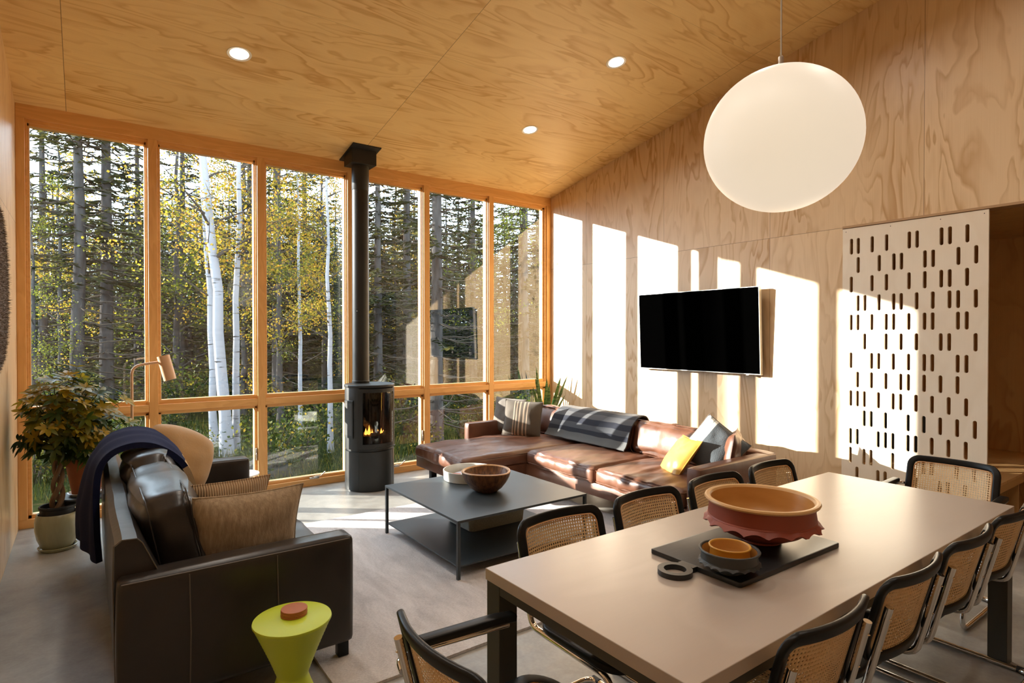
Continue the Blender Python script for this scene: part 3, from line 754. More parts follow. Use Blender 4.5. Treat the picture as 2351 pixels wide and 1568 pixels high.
MB().lathe([(0.184, 0.152), (0.181, 0.158), (0.172, 0.159), (0.162, 0.152)], 64, (-2.66, -2.44, 0.388), rfn=wob).build('rim', M['burl_rim'], root)
M['tray'] = mat('pale grey lacquer', (0.56, 0.57, 0.52), rough=0.35)
TX, TY = -2.555, -2.03
tag(MB().lathe([(0.0, 0.0), (0.20, 0.0), (0.206, 0.004), (0.211, 0.078), (0.208, 0.081), (0.203, 0.078), (0.199, 0.010), (0.0, 0.010)], 72, (TX, TY, 0.388)).build('tray', M['tray']), 'round pale grey high-sided tray behind the wooden bowl on the coffee table', 'tray')
root = thing('magazine', 'folded pale magazine lying in the round grey tray', 'magazine', (-2.52, -1.945, 0.399))
R_ = Matrix.Translation((-2.52, -1.945, 0.402)) @ Matrix.Rotation(radians(25), 4, 'Z') @ Matrix.Rotation(radians(-7), 4, 'X')
MB().box(-0.13, 0.13, -0.09, 0.09, 0.012, 0.022, 0.002, M=R_).build('pages', mat('magazine pages', (0.72, 0.70, 0.74), (0.45, 0.42, 0.50), 8, rough=0.4), root)
MB().box(-0.131, 0.131, -0.092, -0.03, 0.0225, 0.0245, M=R_).build('cover_band', mat('magazine band', (0.38, 0.33, 0.40), (0.6, 0.55, 0.6), 20, rough=0.4), root)
R_ = Matrix.Translation((-2.645, -1.985, 0.40)) @ Matrix.Rotation(radians(-20), 4, 'Z') @ Matrix.Rotation(radians(6), 4, 'Y')
tag(MB().box(-0.055, 0.055, -0.03, 0.03, 0.0, 0.028, 0.006, M=R_).build('matchbox', stripe_mat('red and white card', [(0, (0.55, 0.10, 0.05))], 0, 0.5, 30, 0.5)), 'small red matchbox in the round grey tray', 'box')
M['felt'] = mat('grey felt', (0.40, 0.41, 0.37), (0.30, 0.31, 0.28), 90, rough=0.95, bstr=0.5, bscale=200)
bk = MB()
bp = rrect(0.265, 0.185, 0.035, 6)
def ringpts(sc_, z): return [(-2.545 + x*sc_, -2.26 + y*sc_, z) for x, y in bp]
n_ = len(bp); v = []
for sc_, z in ((0.90, 0.099), (0.93, 0.106), (1.0, 0.275), (0.975, 0.275), (0.90, 0.112)): v += ringpts(sc_, z)
f = [[k_*n_+i, k_*n_+(i+1) % n_, (k_+1)*n_+(i+1) % n_, (k_+1)*n_+i] for k_ in range(4) for i in range(n_)] + [list(range(n_))[::-1], [4*n_+i for i in range(n_)]]
tag(bk.add(v, f).build('felt_bin', M['felt']), 'grey felt storage bin on the lower shelf of the coffee table', 'bin')

# ------------------------------------------------------------------ stove
def stove():
    cx, cy_ = -2.72, -0.365; R = 0.245; m = M['stove']; c0 = (cx, cy_, 0)
    root = thing('wood_stove', 'tall black cylindrical wood stove with glass door and flue pipe', 'stove', (cx, cy_, 0))
    A = lambda d: radians(d)
    MB().lathe([(0.0, 0.0), (R-0.008, 0.0), (R-0.008, 0.012), (R, 0.012), (R, 0.395), (R-0.012, 0.40), (R-0.012, 0.418), (0.0, 0.418)], 72, c0).build('pedestal', m, root)
    # seams on the pedestal
    sm = MB()
    for d in (-138, -42):
        sm = MB(); sm.tube([(cx+(R+0.0005)*cos(A(d)), cy_+(R+0.0005)*sin(A(d)), 0.012), (cx+(R+0.0005)*cos(A(d)), cy_+(R+0.0005)*sin(A(d)), 0.395)], 0.0018, 5); sm.build('seam', M['black'], root)
    # shell round the back and sides
    sh = MB().lathe([(R, 0.418), (R, 1.03), (R-0.03, 1.03), (R-0.03, 0.418)], 72, c0, A(-42), A(222))
    sh.build('shell', m, root)
    MB().lathe([(0.0, 1.03), (R+0.004, 1.03), (R+0.006, 1.036), (R+0.006, 1.052), (R+0.001, 1.058), (0.0, 1.058)], 72, c0).build('top_plate', m, root)
    # firebox
    fb = MB(); fb.lathe([(0.0, 0.52), (0.20, 0.52)], 40, c0); fb.lathe([(0.195, 0.42), (0.195, 1.03)], 40, c0, A(0), A(180)); fb.lathe([(0.20, 0.42), (0.20, 0.545), (0.19, 0.545)], 40, c0, A(-170), A(-10))
    fb.box(cx-0.195, cx-0.19, cy_-0.12, cy_+0.02, 0.42, 1.03); fb.box(cx+0.19, cx+0.195, cy_-0.12, cy_+0.02, 0.42, 1.03)
    fb.build('firebox', mat('sooty firebrick', (0.018, 0.015, 0.012), (0.03, 0.024, 0.018), 20, rough=0.9), root)
    # curved door with glass
    d0, d1 = -138, -42
    dr = MB()
    def arcbox(a, b, z0, z1, r0, r1, n=24): dr.lathe([(r0, z0), (r1, z0), (r1, z1), (r0, z1), (r0, z0)], n, c0, A(a), A(b))
    RO = R+0.016
    arcbox(d0, d1, 0.425, 0.475, R-0.012, RO); arcbox(d0, d1, 0.985, 1.022, R-0.012, RO)
    arcbox(d0, d0+11, 0.475, 0.985, R-0.012, RO, 4); arcbox(d1-7, d1, 0.475, 0.985, R-0.012, RO, 4)
    for a in (d0, d1):
        x0_, y0_ = cos(A(a)), sin(A(a))
        dr.add([(cx+(R-0.012)*x0_, cy_+(R-0.012)*y0_, 0.425), (cx+RO*x0_, cy_+RO*y0_, 0.425), (cx+RO*x0_, cy_+RO*y0_, 1.022), (cx+(R-0.012)*x0_, cy_+(R-0.012)*y0_, 1.022)], [[0, 1, 2, 3]])
    door = dr.build('door', m, root)
    MB().lathe([(RO-0.004, 0.475), (RO-0.004, 0.985)], 32, c0, A(d0+11), A(d1-7)).build('door_glass', glassmat('stove glass', (0.62, 0.58, 0.52), 1.5), door)
    hd = MB().lathe([(RO, 0.428), (RO+0.008, 0.430), (RO+0.008, 0.440), (RO, 0.442)], 20, c0, A(-100), A(d1)); hd.build('door_handle', M['stove'], door)
    # perforated strip on the right of the door and on the side
    pf = MB(); rows_ = 44
    for q in range(6):
        for r_ in range(rows_):
            a = A(d1-9-q*2.2 - (1.1 if r_ % 2 else 0)); z = 0.49 + 0.48*r_/rows_
            pf.lathe([(0, 0), (0.0032, 0)], 6, (0, 0, 0)); pts = pf.v[-12:]
            pf.v[-12:] = [(cx+(RO+0.0006)*cos(a+p[0]/RO), cy_+(RO+0.0006)*sin(a+p[0]/RO), z+p[1]) for p in pts]
    pf.build('heat_screen', mat('bronze perforation', (0.16, 0.12, 0.075), rough=0.4, metal=0.6), door, smooth=False)
    sp = MB().lathe([(R, 0.53), (R+0.010, 0.532), (R+0.010, 0.90), (R, 0.905)], 14, c0, A(-186), A(-152)); side = sp.build('side_screen', m, root)
    pf = MB()
    for q in range(9):
        for r_ in range(52):
            a = A(-156-q*3.1 - (1.5 if r_ % 2 else 0)); z = 0.56 + 0.32*r_/52
            pf.lathe([(0, 0), (0.0028, 0)], 6, (0, 0, 0)); pts = pf.v[-12:]
            pf.v[-12:] = [(cx+(R+0.0108)*cos(a+p[0]/R), cy_+(R+0.0108)*sin(a+p[0]/R), z+p[1]) for p in pts]
    pf.build('perforation', mat('grey perforation', (0.16, 0.16, 0.155), rough=0.6), side, smooth=False)
    # logs, embers and flame
    bark = mat('charred birch bark', (0.30, 0.22, 0.13), (0.05, 0.04, 0.03), 30, rough=0.9)
    lg = lambda p, q, r: MB().tube([tuple(p[i] + (q[i]-p[i])*k_/6 + (0.008*sin(k_*2+i) if 0 < k_ < 6 else 0) for i in range(3)) for k_ in range(7)], [r*(1+0.1*sin(k_*3)) for k_ in range(7)], 10)
    for k_, (p, q, r) in enumerate((((cx-0.12, cy_-0.03, 0.73), (cx+0.02, cy_-0.06, 0.56), 0.030), ((cx-0.13, cy_-0.08, 0.55), (cx+0.10, cy_-0.03, 0.56), 0.032), ((cx-0.05, cy_-0.13, 0.548), (cx+0.13, cy_-0.10, 0.555), 0.026))):
        o = tag(lg(p, q, r).build('firewood_log', bark), ('charred log leaning upright behind the glass of the stove', 'rear log lying on the embers inside the stove', 'front log lying on the embers inside the stove')[k_], 'log', 'logs in the stove')
    fm = emit('flame', (1.0, 0.36, 0.06), 3.5)
    for (x, y, h_, w_) in ((-0.055, -0.12, 0.085, 0.016), (-0.085, -0.11, 0.06, 0.014), (-0.02, -0.11, 0.05, 0.012), (0.075, -0.12, 0.05, 0.014), (0.10, -0.115, 0.035, 0.012), (0.04, -0.115, 0.04, 0.012)):
        fl = MB(); fl.lathe(rfn=lambda r, z, t_, k_: (r*(1+0.5*sin(3*t_+40*x)+0.3*sin(2*t_)), z*(1+0.25*sin(2*t_+60*x))), prof=[(0.0, 0.0), (w_, h_*0.18), (w_*0.8, h_*0.45), (w_*0.35, h_*0.75), (0.0, h_)], seg=14, c=(cx+x, cy_+y, 0.55)); fl.build('flame', fm, root)
    px, py = -2.755, -0.22
    fp = MB().lathe([(0.085, 1.056), (0.085, 3.32)], 48, (px, py, 0)).lathe([(0.087, 1.058), (0.089, 1.063), (0.089, 1.082), (0.085, 1.087)], 48, (px, py, 0)).lathe([(0.085, 3.05), (0.0875, 3.055), (0.0875, 3.32)], 48, (px, py, 0))
    fl_ = fp.build('flue_pipe', M['stove'], root)
    fx = MB(); fx.box(-2.885, -2.625, -0.335, -0.105, 3.305, 3.46, 0.003)
    fx.prism([(-0.415, cz(-0.415)-0.012), (-0.02, cz(-0.02)-0.012), (-0.02, cz(-0.02)-0.001), (-0.415, cz(-0.415)-0.001)], -2.905, -2.605, 'x')
    fx.build('ceiling_box', mat('black flue box', (0.010, 0.010, 0.010), rough=0.55), root, smooth=False)
    sc = MB()
    for z in (1.80, 3.02):
        for d in (-135, -50): MB().lathe([(0.0, 0.004), (0.004, 0.003), (0.005, 0.0)], 8, (px+0.086*cos(A(d)), py+0.086*sin(A(d)), z)).build('screw', M['nickel'], fl_)
stove()

# ------------------------------------------------------------------ dining table and chairs
M['maple'] = wood('bleached maple top', 'X', (0.45, 0.39, 0.335), (0.385, 0.32, 0.265), 0.36, 5.0, 0.22, 1.6, Coat_Weight=0.35, Coat_Roughness=0.24)
def dining_table():
    root = thing('dining_table', 'long dining table with a pale wood top and dark steel frame', 'table', (-2.737, -4.815, 0))
    x0, x1, y0, y1 = -3.955, -1.52, -5.245, -4.385
    MB().box(x0, x1, y0, y1, 0.702, 0.742, 0.002).build('tabletop', M['maple'], root, smooth=False)
    ap = MB()
    for (c_, d) in ((y0+0.006, y0+0.05), (y1-0.05, y1-0.006)): ap.box(x0+0.079, x1-0.079, c_, d, 0.670, 0.7015, 0.001)
    for (a, b) in ((x0+0.006, x0+0.05), (x1-0.05, x1-0.006)): ap.box(a, b, y0+0.079, y1-0.079, 0.670, 0.7015, 0.001)
    ap.build('apron', M['table_frame'], root, smooth=False)
    for x in (x0+0.004, x1-0.079):
        for y in (y0+0.004, y1-0.079):
            MB().box(x, x+0.075, y, y+0.075, 0.0, 0.7015, 0.0015).build('leg', M['table_frame'], root, smooth=False)
dining_table()

def cane_sheet(mb, S, w, h, pitch, th=0.003, pr=0.36):
    """Pierced cane weave over the patch S(a,b), a in [-w,w], b in [-h,h]: round holes on a staggered grid."""
    nx = max(2, int(round(2*w/pitch))); ny = max(2, int(round(2*h/pitch)))
    px, py = 2*w/nx, 2*h/ny; e = 8
    for side in (0, 1):
        for i in range(nx):
            for j in range(ny):
                ca, cb = -w + px*(i+0.5), -h + py*(j+0.5)
                inn = [(ca + pr*px*cos(pi/4*k_+pi/8), cb + pr*py*sin(pi/4*k_+pi/8)) for k_ in range(8)]
                o = [(0.5, 0.21), (0.21, 0.5), (-0.21, 0.5), (-0.5, 0.21), (-0.5, -0.21), (-0.21, -0.5), (0.21, -0.5), (0.5, -0.21)]
                oo = [(0.5, 0.5), (0, 0.5), (-0.5, 0.5), (-0.5, 0), (-0.5, -0.5), (0, -0.5), (0.5, -0.5), (0.5, 0)]
                inn = [(ca + pr*px*cos(pi/4*(k_+1)), cb + pr*py*sin(pi/4*(k_+1))) for k_ in range(8)]
                out = [(ca + px*p, cb + py*q) for p, q in oo]
                v = [S(a, b, th/2 if side == 0 else -th/2) for a, b in inn+out]
                f = [[k_, 8+k_, 8+(k_+1) % 8, (k_+1) % 8] for k_ in range(8)]
                mb.add(v, f if side == 0 else [q[::-1] for q in f])
    return mb

def make_chair(name, arms):
    t = thing(name, 'x', 'chair', (0, 0, 0))
    bw = M['black_wood']
    # seat: rounded frame, cane, binding
    def ring(S, hx, hy, r, sec, m, nm, par, r2=None, step=0.02):
        pl = densify(rrect(hx, hy, r, 6, r2), step)
        pts = [S(a, b, 0) for a, b in pl]
        nr = [Vector(S(a, b, 0.01)) - Vector(S(a, b, 0)) for a, b in pl]
        return MB().sweep(pts, nr, sec).build(nm, m, par, angle=50)
    def SS(a, b, d): return (a, 0.100 + b, 0.436 - 0.012*(1-(a/0.24)**2)*0.6 - (0.02*max(0, b-0.12)/0.1 if b > 0.12 else 0) + d)
    ring(SS, 0.205, 0.190, 0.075, rsec(0.014, 0.028, 0.009), bw, 'seat_frame', t)
    def SC(a, b, d): return tuple(Vector(SS(a, b, d + 0.012 - 0.004*(1-(a/0.2)**2))))
    cane_sheet(MB(), SC, 0.180, 0.165, 0.0135).build('seat_cane', M['cane'], t, smooth=False)
    ring(SC, 0.179, 0.164, 0.05, [(0.004*cos(k_), 0.004*sin(k_)) for k_ in [2*pi*q/6 for q in range(6)]], M['cane_edge'], 'seat_binding', t, step=0.03)
    # back: bowed frame, cane, binding
    def SB(a, b, d): return (a, -0.224 + 0.95*a*a - (b)*0.26 + d, 0.650 + b + 0.2*d)
    ring(SB, 0.2165, 0.133, 0.042, rsec(0.0105, 0.0185, 0.008), bw, 'back_frame', t, 0.07)
    cane_sheet(MB(), lambda a, b, d: SB(a, b, d+0.003), 0.198, 0.115, 0.0125).build('back_cane', M['cane'], t, smooth=False)
    ring(lambda a, b, d: SB(a, b, d+0.009), 0.195, 0.112, 0.035, [(0.0035*cos(k_), 0.0035*sin(k_)) for k_ in [2*pi*q/6 for q in range(6)]], M['cane_edge'], 'back_binding', t, 0.055, 0.03)
    # one continuous chrome tube
    L = []
    for s in (1, -1):
        yb = lambda z: SB(0.208, z-0.65, -0.026)[1]
        p = [(s*0.208, yb(0.715), 0.715), (s*0.208, yb(0.49)-0.004, 0.49), (s*0.206, yb(0.42)+0.0, 0.402), (s*0.205, 0.285, 0.396), (s*0.205, 0.302, 0.0135), (s*0.205, -0.245, 0.0135), (0, -0.245, 0.0135)]
        L.append(fillet(p, 0.062, 7))
    MB().tube(L[0][:-1] + L[1][::-1], 0.0125, 12).build('tube_frame', M['chrome'], t, angle=60)
    for s in (1, -1):
        for z in (0.57, 0.675):
            y = SB(0.208, z-0.65, -0.026)[1]
            MB().lathe([(0.0, 0.004), (0.005, 0.003), (0.006, 0.0)], 8, (s*0.208, y-0.0125, z)).build('screw', M['nickel'], t)
        MB().tube([(s*0.205, -0.23, 0.0145), (s*0.205, -0.19, 0.0145)], 0.0145, 10).build('glide', M['black'], t)
    if arms:
        for s in (1, -1):
            y0 = SB(0.208, 0.0, -0.026)[1]
            tp = fillet([(s*0.214, y0, 0.612), (s*0.262, y0+0.01, 0.620), (s*0.268, -0.12, 0.625), (s*0.266, 0.19, 0.608)], 0.045, 6)
            MB().tube(tp, 0.011, 10).build('arm_tube', M['chrome'], t, angle=60)
            pts = [(s*(0.268+0.004*k_/8), -0.125 + 0.31*k_/8 + (0.03 if k_ == 8 else 0), 0.646 - 0.014*k_/8 - (0.008 if k_ == 8 else 0)) for k_ in range(9)]
            MB().sweep(pts, [(0, 0.05, 1)]*9, rsec(0.013, 0.021, 0.007), closed=False).build('armrest', bw, t, angle=50)
    return t
CH = {}
def place(kind, x, y, rz, label, group):
    if kind not in CH: o = make_chair('cane_armchair' if kind else 'cane_chair', kind); CH[kind] = o
    else: o = copy_tree(CH[kind])
    o.location = (x, y, 0); o.rotation_euler = (0, 0, rz); o['label'] = label; o['group'] = group
G_ = 'cane chairs round the dining table'
for x, l in ((-3.45, 'cane chair nearest the coffee table corner, on the sofa side of the dining table'),
             (-2.905, 'cane chair second from the coffee table, on the sofa side of the dining table'),
             (-2.365, 'cane chair behind the big red bowl, on the sofa side of the dining table'),
             (-1.822, 'cane chair nearest the wall, on the sofa side of the dining table')):
    place(0, x, -4.415, pi, l, G_)
for x, l in ((-3.44, 'cane chair seen from behind, closest one on the table side away from the sofas'),
             (-2.875, 'cane chair seen from behind, second closest on the table side away from the sofas'),
             (-2.345, 'cane chair seen from behind, third closest on the table side away from the sofas'),
             (-1.818, 'farthest of the cane chairs seen from behind, beside the far table leg')):
    place(0, x, -5.090, 0.0, l, G_)
place(1, -4.155, -4.80, -pi/2, 'cane armchair at the near end of the dining table, its arm against the table frame', 'cane armchairs at the table ends')
place(1, -1.085, -4.80, pi/2, 'cane armchair at the far end of the dining table, in front of the slotted panel', 'cane armchairs at the table ends')

# board and bowls
M['char'] = wood('charred black board', 'X', (0.015, 0.018, 0.020), (0.005, 0.005, 0.005), 0.36, 12, 0.9, 3.0)
bd = bmesh.new()
brd = MB().prism(rrect(0.32, 0.188, 0.012, 3), 0.0, 0.018, 'z', 0.003)
hv = []; hf = []; seg = 40
for z in (0.0, 0.018):
    for r in (0.058, 0.037):
        for i in range(seg): hv.append((-0.395 + r*cos(2*pi*i/seg), 0.01 + r*sin(2*pi*i/seg), z))
for i in range(seg):
    j = (i+1) % seg
    hf += [[2*seg+i, 2*seg+j, 3*seg+j, 3*seg+i], [i, seg+i, seg+j, j], [i, j, 2*seg+j, 2*seg+i], [seg+j, seg+i, 3*seg+i, 3*seg+j]]
root = thing('cutting_board', 'black rectangular cutting board with a ring handle under the bowls on the dining table', 'board', (0, 0, 0))
brd.build('board', M['char'], root); hb = MB(); hb.add(hv, hf); hb.box(-0.342, -0.318, -0.022, 0.042, 0.0, 0.0178); hb.build('ring_handle', M['char'], root)
root.location = (-3.07, -4.825, 0.7425); root.rotation_euler = (0, 0, radians(-1.0))
M['bowl_in'] = mat('honey turned wood', (0.52, 0.27, 0.075), (0.44, 0.21, 0.05), 7, (1, 1, 4), 0.36)
M['bowl_rim'] = mat('pale turned rim', (0.62, 0.38, 0.16), rough=0.35)
M['red_paint'] = mat('brick red paint', (0.30, 0.065, 0.035), (0.26, 0.055, 0.03), 9, rough=0.5)
M['black_paint'] = mat('black paint', (0.028, 0.033, 0.035), rough=0.42)
M['yellow_paint'] = mat('ochre paint', (0.58, 0.30, 0.035), rough=0.4)
def turned_bowl(name, label, x, y, z, R, H, mo, mi, mr, frill=True, seed=0):
    root = thing(name, label, 'bowl', (x, y, z), 'turned bowls on the cutting board'); c_ = (x, y, z)
    MB().lathe([(r*R, h*H) for r, h in ((0, 0), (0.34, 0), (0.36, 0.02), (0.345, 0.05), (0.50, 0.12), (0.70, 0.24), (0.85, 0.38), (0.93, 0.50), (0.945, 0.55), (0.93, 0.58), (0.935, 0.62), (0.915, 0.78), (0.935, 0.90))], 72, c_).build('bowl_body', mo, root)
    MB().lathe([(r*R, h*H) for r, h in ((0.935, 0.90), (0.985, 0.92), (1.0, 0.955), (0.985, 0.99), (0.95, 1.0), (0.91, 0.985), (0.885, 0.94))], 72, c_).build('rim', mr, root)
    MB().lathe([(r*R, h*H) for r, h in ((0.885, 0.94), (0.86, 0.80), (0.84, 0.60), (0.76, 0.42), (0.58, 0.26), (0.3, 0.15), (0, 0.13))], 72, c_).build('inside', mi, root)
    if frill:
        rnd = random.Random(seed); lobes = []
        a = 0
        while a < 2*pi - 0.1:
            w_ = rnd.uniform(0.26, 0.42); lobes.append((a, w_, rnd.uniform(0.02, 0.06))); a += w_
        def fr(r, zz, t_, k_):
            if k_ == 0 or k_ == 4: return r, zz
            for (a0, w2, amp) in lobes:
                if a0 <= t_ < a0+w2:
                    u = (t_-a0)/w2; return r + R*amp*(abs(u-0.5)*2)**3*(1 if k_ in (2, ) else 0.7), zz + H*0.10*(sin(u*pi)-0.6)*0.7
            return r, zz
        MB().lathe([(r*R, h*H) for r, h in ((0.925, 0.56), (0.975, 0.50), (1.005, 0.455), (0.975, 0.435), (0.88, 0.42))], 180, c_, rfn=fr).build('carved_rim', mo, root)
turned_bowl('turned_bowl', 'big brick red turned bowl with a carved frill on the black cutting board', -2.972, -4.825, 0.761, 0.208, 0.168, M['red_paint'], M['bowl_in'], M['bowl_rim'], True, 3)
turned_bowl('turned_bowl', 'small black turned bowl in front of the big red bowl', -3.345, -4.935, 0.761, 0.098, 0.080, M['black_paint'], M['bowl_in'], M['black_paint'], True, 5)
turned_bowl('turned_bowl', 'smallest ochre yellow bowl nested in the small black bowl', -3.330, -4.927, 0.7745, 0.0685, 0.073, M['yellow_paint'], M['bowl_in'], M['yellow_paint'], False)

# ------------------------------------------------------------------ television
root = thing('television', 'flat black television with a thin silver frame, hung on the plywood wall', 'television', (-0.06, -2.37, 1.59))
Rt = Matrix.Translation((-0.09, -2.373, 1.594)) @ Matrix.Rotation(radians(-2.4), 4, 'Y')
MB().box(-0.012, 0.028, -0.718, 0.718, -0.408, 0.408, 0.004, M=Rt).build('housing', M['silver'], root, smooth=False)
MB().box(-0.0135, -0.011, -0.711, 0.711, -0.398, 0.402, M=Rt).build('screen', M['tv_screen'], root, smooth=False)
MB().box(-0.02, 0.01, -0.60, -0.575, -0.414, -0.408, 0.001, M=Rt).build('sensor', M['silver'], root, smooth=False)
MB().box(-0.065, -0.003, -2.60, -2.14, 1.42, 1.76, 0.004).build('wall_bracket', M['black'], root, smooth=False)

# ------------------------------------------------------------------ lamps
def downlight(x, y, label):
    z = cz(y); tilt = math.atan(SL)
    root = thing('downlight', label, 'ceiling light', (x, y, z), 'recessed downlights in the plywood ceiling')
    MB().lathe([(0.066, 0.001), (0.084, -0.004), (0.086, -0.001), (0.086, 0.001)], 40, (x, y, z)).build('trim', M['white'], root)
    MB().lathe([(0.066, -0.001), (0.058, -0.0015), (0.0, -0.002)], 40, (x, y, z)).build('lens', M_LENS, root)
    ld = bpy.data.lights.new('downlight_lamp', 'AREA'); ld.shape = 'DISK'; ld.size = 0.12; ld.energy = DOWNLIGHT_W; ld.color = (1.0, 0.92, 0.81); ld.spread = radians(150)
    lo = bpy.data.objects.new('downlight_lamp', ld); COL.objects.link(lo); lo.parent = root; lo.location = (0, 0, -0.008)
    root.rotation_euler = (-tilt, 0, 0)
M_LENS = emit('downlight lens', (1.0, 0.93, 0.82), 6.0)
downlight(-4.13, -1.32, 'round recessed ceiling light above the dark leather sofa')
downlight(-1.38, -1.32, 'round recessed ceiling light nearest the far corner of the room')
downlight(-1.38, -2.525, 'round recessed ceiling light farther up the slope, beside the globe pendant')
DOWNLIGHT_W = 7.0  # the lights below are out of view, added to fill the room
for i, (x, y) in enumerate(((-4.13, -2.525), (-4.13, -3.73), (-1.38, -3.73), (-4.13, -4.94), (-1.38, -4.94), (-4.13, -6.15), (-1.38, -6.15))):
    downlight(x, y, 'unseen recessed ceiling light added for fill, %s from the windows on the %s side' % (('second', 'third', 'third', 'fourth', 'fourth', 'fifth', 'fifth')[i], 'left wall' if x < -3 else 'television wall'))

GX, GYY, GZ = -2.800, -4.80, 2.338
root = thing('globe_pendant', 'large glowing white globe pendant hanging over the dining table', 'pendant lamp', (GX, GYY, GZ))
t1 = NT('opal glass'); lw = t1.n('LayerWeight', Blend=0.35)
colg = t1.mix(lw.outputs[1], (1.0, 0.84, 0.63), (0.97, 0.80, 0.62))
e_ = t1.n('Emission', i0=colg, i1=GLOBE_STRENGTH * 0.80); gl = t1.n('BsdfPrincipled'); gl.inputs['Base Color'].default_value = (0.30, 0.29, 0.27, 1); gl.inputs['Roughness'].default_value = 0.5
ad = t1.n('AddShader'); t1.set(ad.inputs[0], e_.outputs[0]); t1.set(ad.inputs[1], gl.outputs[0]); t1.set(t1.out.inputs[0], ad.outputs[0])
prof = [(0.296*sin(pi*k_/40), -0.284*cos(pi*k_/40)) for k_ in range(41)]
MB().lathe(prof, 72, (GX, GYY, GZ)).build('globe', t1.m, root, angle=None)
MB().lathe([(0.0, 0.282), (0.010, 0.2815), (0.010, 0.335), (0.005, 0.34), (0.0, 0.34)], 20, (GX, GYY, GZ)).build('stem', M['silver'], root)
MB().tube([(GX, GYY, GZ+0.335), (GX, GYY, cz(GYY)-0.005)], 0.003, 6).build('cord', mat('clear cord', (0.55, 0.5, 0.42), rough=0.3), root)
MB().tube([(GX+0.006, GYY, GZ+0.335), (GX+0.006, GYY, cz(GYY)-0.005)], 0.0012, 5).build('suspension_wire', M['nickel'], root)

root = thing('floor_lamp', 'slender beige floor lamp with a cylinder head, between the dark sofa and the windows', 'floor lamp', (-4.775, -0.5, 0))
M['lamp_beige'] = mat('beige lamp paint', (0.66, 0.42, 0.26), rough=0.38)
MB().lathe([(0.0, 0.0), (0.12, 0.0), (0.125, 0.006), (0.12, 0.014), (0.0, 0.016)], 40, (-4.775, -0.5, 0)).build('base', M['lamp_beige'], root)
MB().tube(fillet([(-4.775, -0.5, 0.014), (-4.775, -0.5, 1.305), (-4.575, -0.5, 1.335)], 0.07, 8), 0.0105, 10).build('pole', M['lamp_beige'], root)
hd = MB(); d_ = Vector((0.045, -0.02, -0.19)).normalized(); a_ = Vector((-4.557, -0.5, 1.383))
hd.tube([a_, a_ + d_*0.205], 0.047, 28); hd.tube([a_ + d_*0.204, a_ + d_*0.05], 0.043, 28, caps=False)
hd.build('lamp_head', M['lamp_beige'], root)

# ------------------------------------------------------------------ side tables, stool, coasters
root = thing('side_table', 'small white round side table beyond the far arm of the dark sofa', 'table', (-4.03, -0.76, 0))
MB().lathe([(0, 0.375), (0.15, 0.375), (0.153, 0.38), (0.15, 0.388), (0, 0.388)], 40, (-4.03, -0.76, 0)).build('tabletop', M['white'], root)
MB().lathe([(0.13, 0.0), (0.13, 0.01), (0.03, 0.03), (0.022, 0.2), (0.03, 0.375)], 32, (-4.03, -0.76, 0)).build('pedestal', M['white'], root)
root = thing('plant_stand', 'low round black plant stand under the terracotta pot', 'table', (-5.0, -0.62, 0))
MB().lathe([(0, 0.335), (0.185, 0.335), (0.19, 0.342), (0.185, 0.352), (0, 0.352)], 44, (-5.06, -0.60, 0)).build('tabletop', M['black_steel'], root)
for k_ in range(3):
    a = 2*pi*k_/3 - 2.2
    MB().tube([(-5.06+0.10*cos(a), -0.60+0.10*sin(a), 0.336), (-5.06+0.17*cos(a), -0.60+0.17*sin(a), 0.0)], [0.016, 0.011], 10).build('leg', M['black_steel'], root)
M['lime'] = mat('lime green plastic', (0.50, 0.63, 0.035), (0.48, 0.60, 0.032), 5, rough=0.42)
SX, SY = -4.425, -3.725
prof = [(0, 0.012), (0.135, 0.0), (0.145, 0.004), (0.148, 0.015)]
for k_ in range(1, 60):
    z = 0.015 + (0.435-0.015)*k_/60; u = abs(z - 0.222)/0.215
    r = 0.058 + 0.088*u**1.12
    prof.append((r + (0.0012 if k_ % 2 else -0.0004)*(1 if z > 0.235 else 0.2), z))
prof += [(0.1475, 0.436), (0.146, 0.442), (0.138, 0.444), (0.0, 0.444)]
tag(MB().lathe(prof, 64, (SX, SY, 0)).build('hourglass_stool', M['lime'], angle=50), 'lime green hourglass plastic stool beside the near end of the dark sofa', 'stool')
M['orange_leather'] = mat('orange leather', (0.42, 0.13, 0.035), (0.36, 0.11, 0.03), 20, rough=0.55)
for k_, l in enumerate(('bottom', 'second', 'third', 'top')):
    z = 0.4445 + 0.0066*k_
    tag(MB().lathe([(0, 0), (0.049, 0), (0.050, 0.0015), (0.050, 0.0045), (0.049, 0.006), (0, 0.0062)], 40, (SX+0.012+0.001*(k_ % 2), SY+0.022, z)).build('coaster', M['orange_leather']),
        'round orange leather coaster, %s of the stack on the lime green stool' % (l if k_ in (0, 3) else l + ' from the bottom'), 'coaster', 'coasters stacked on the stool')

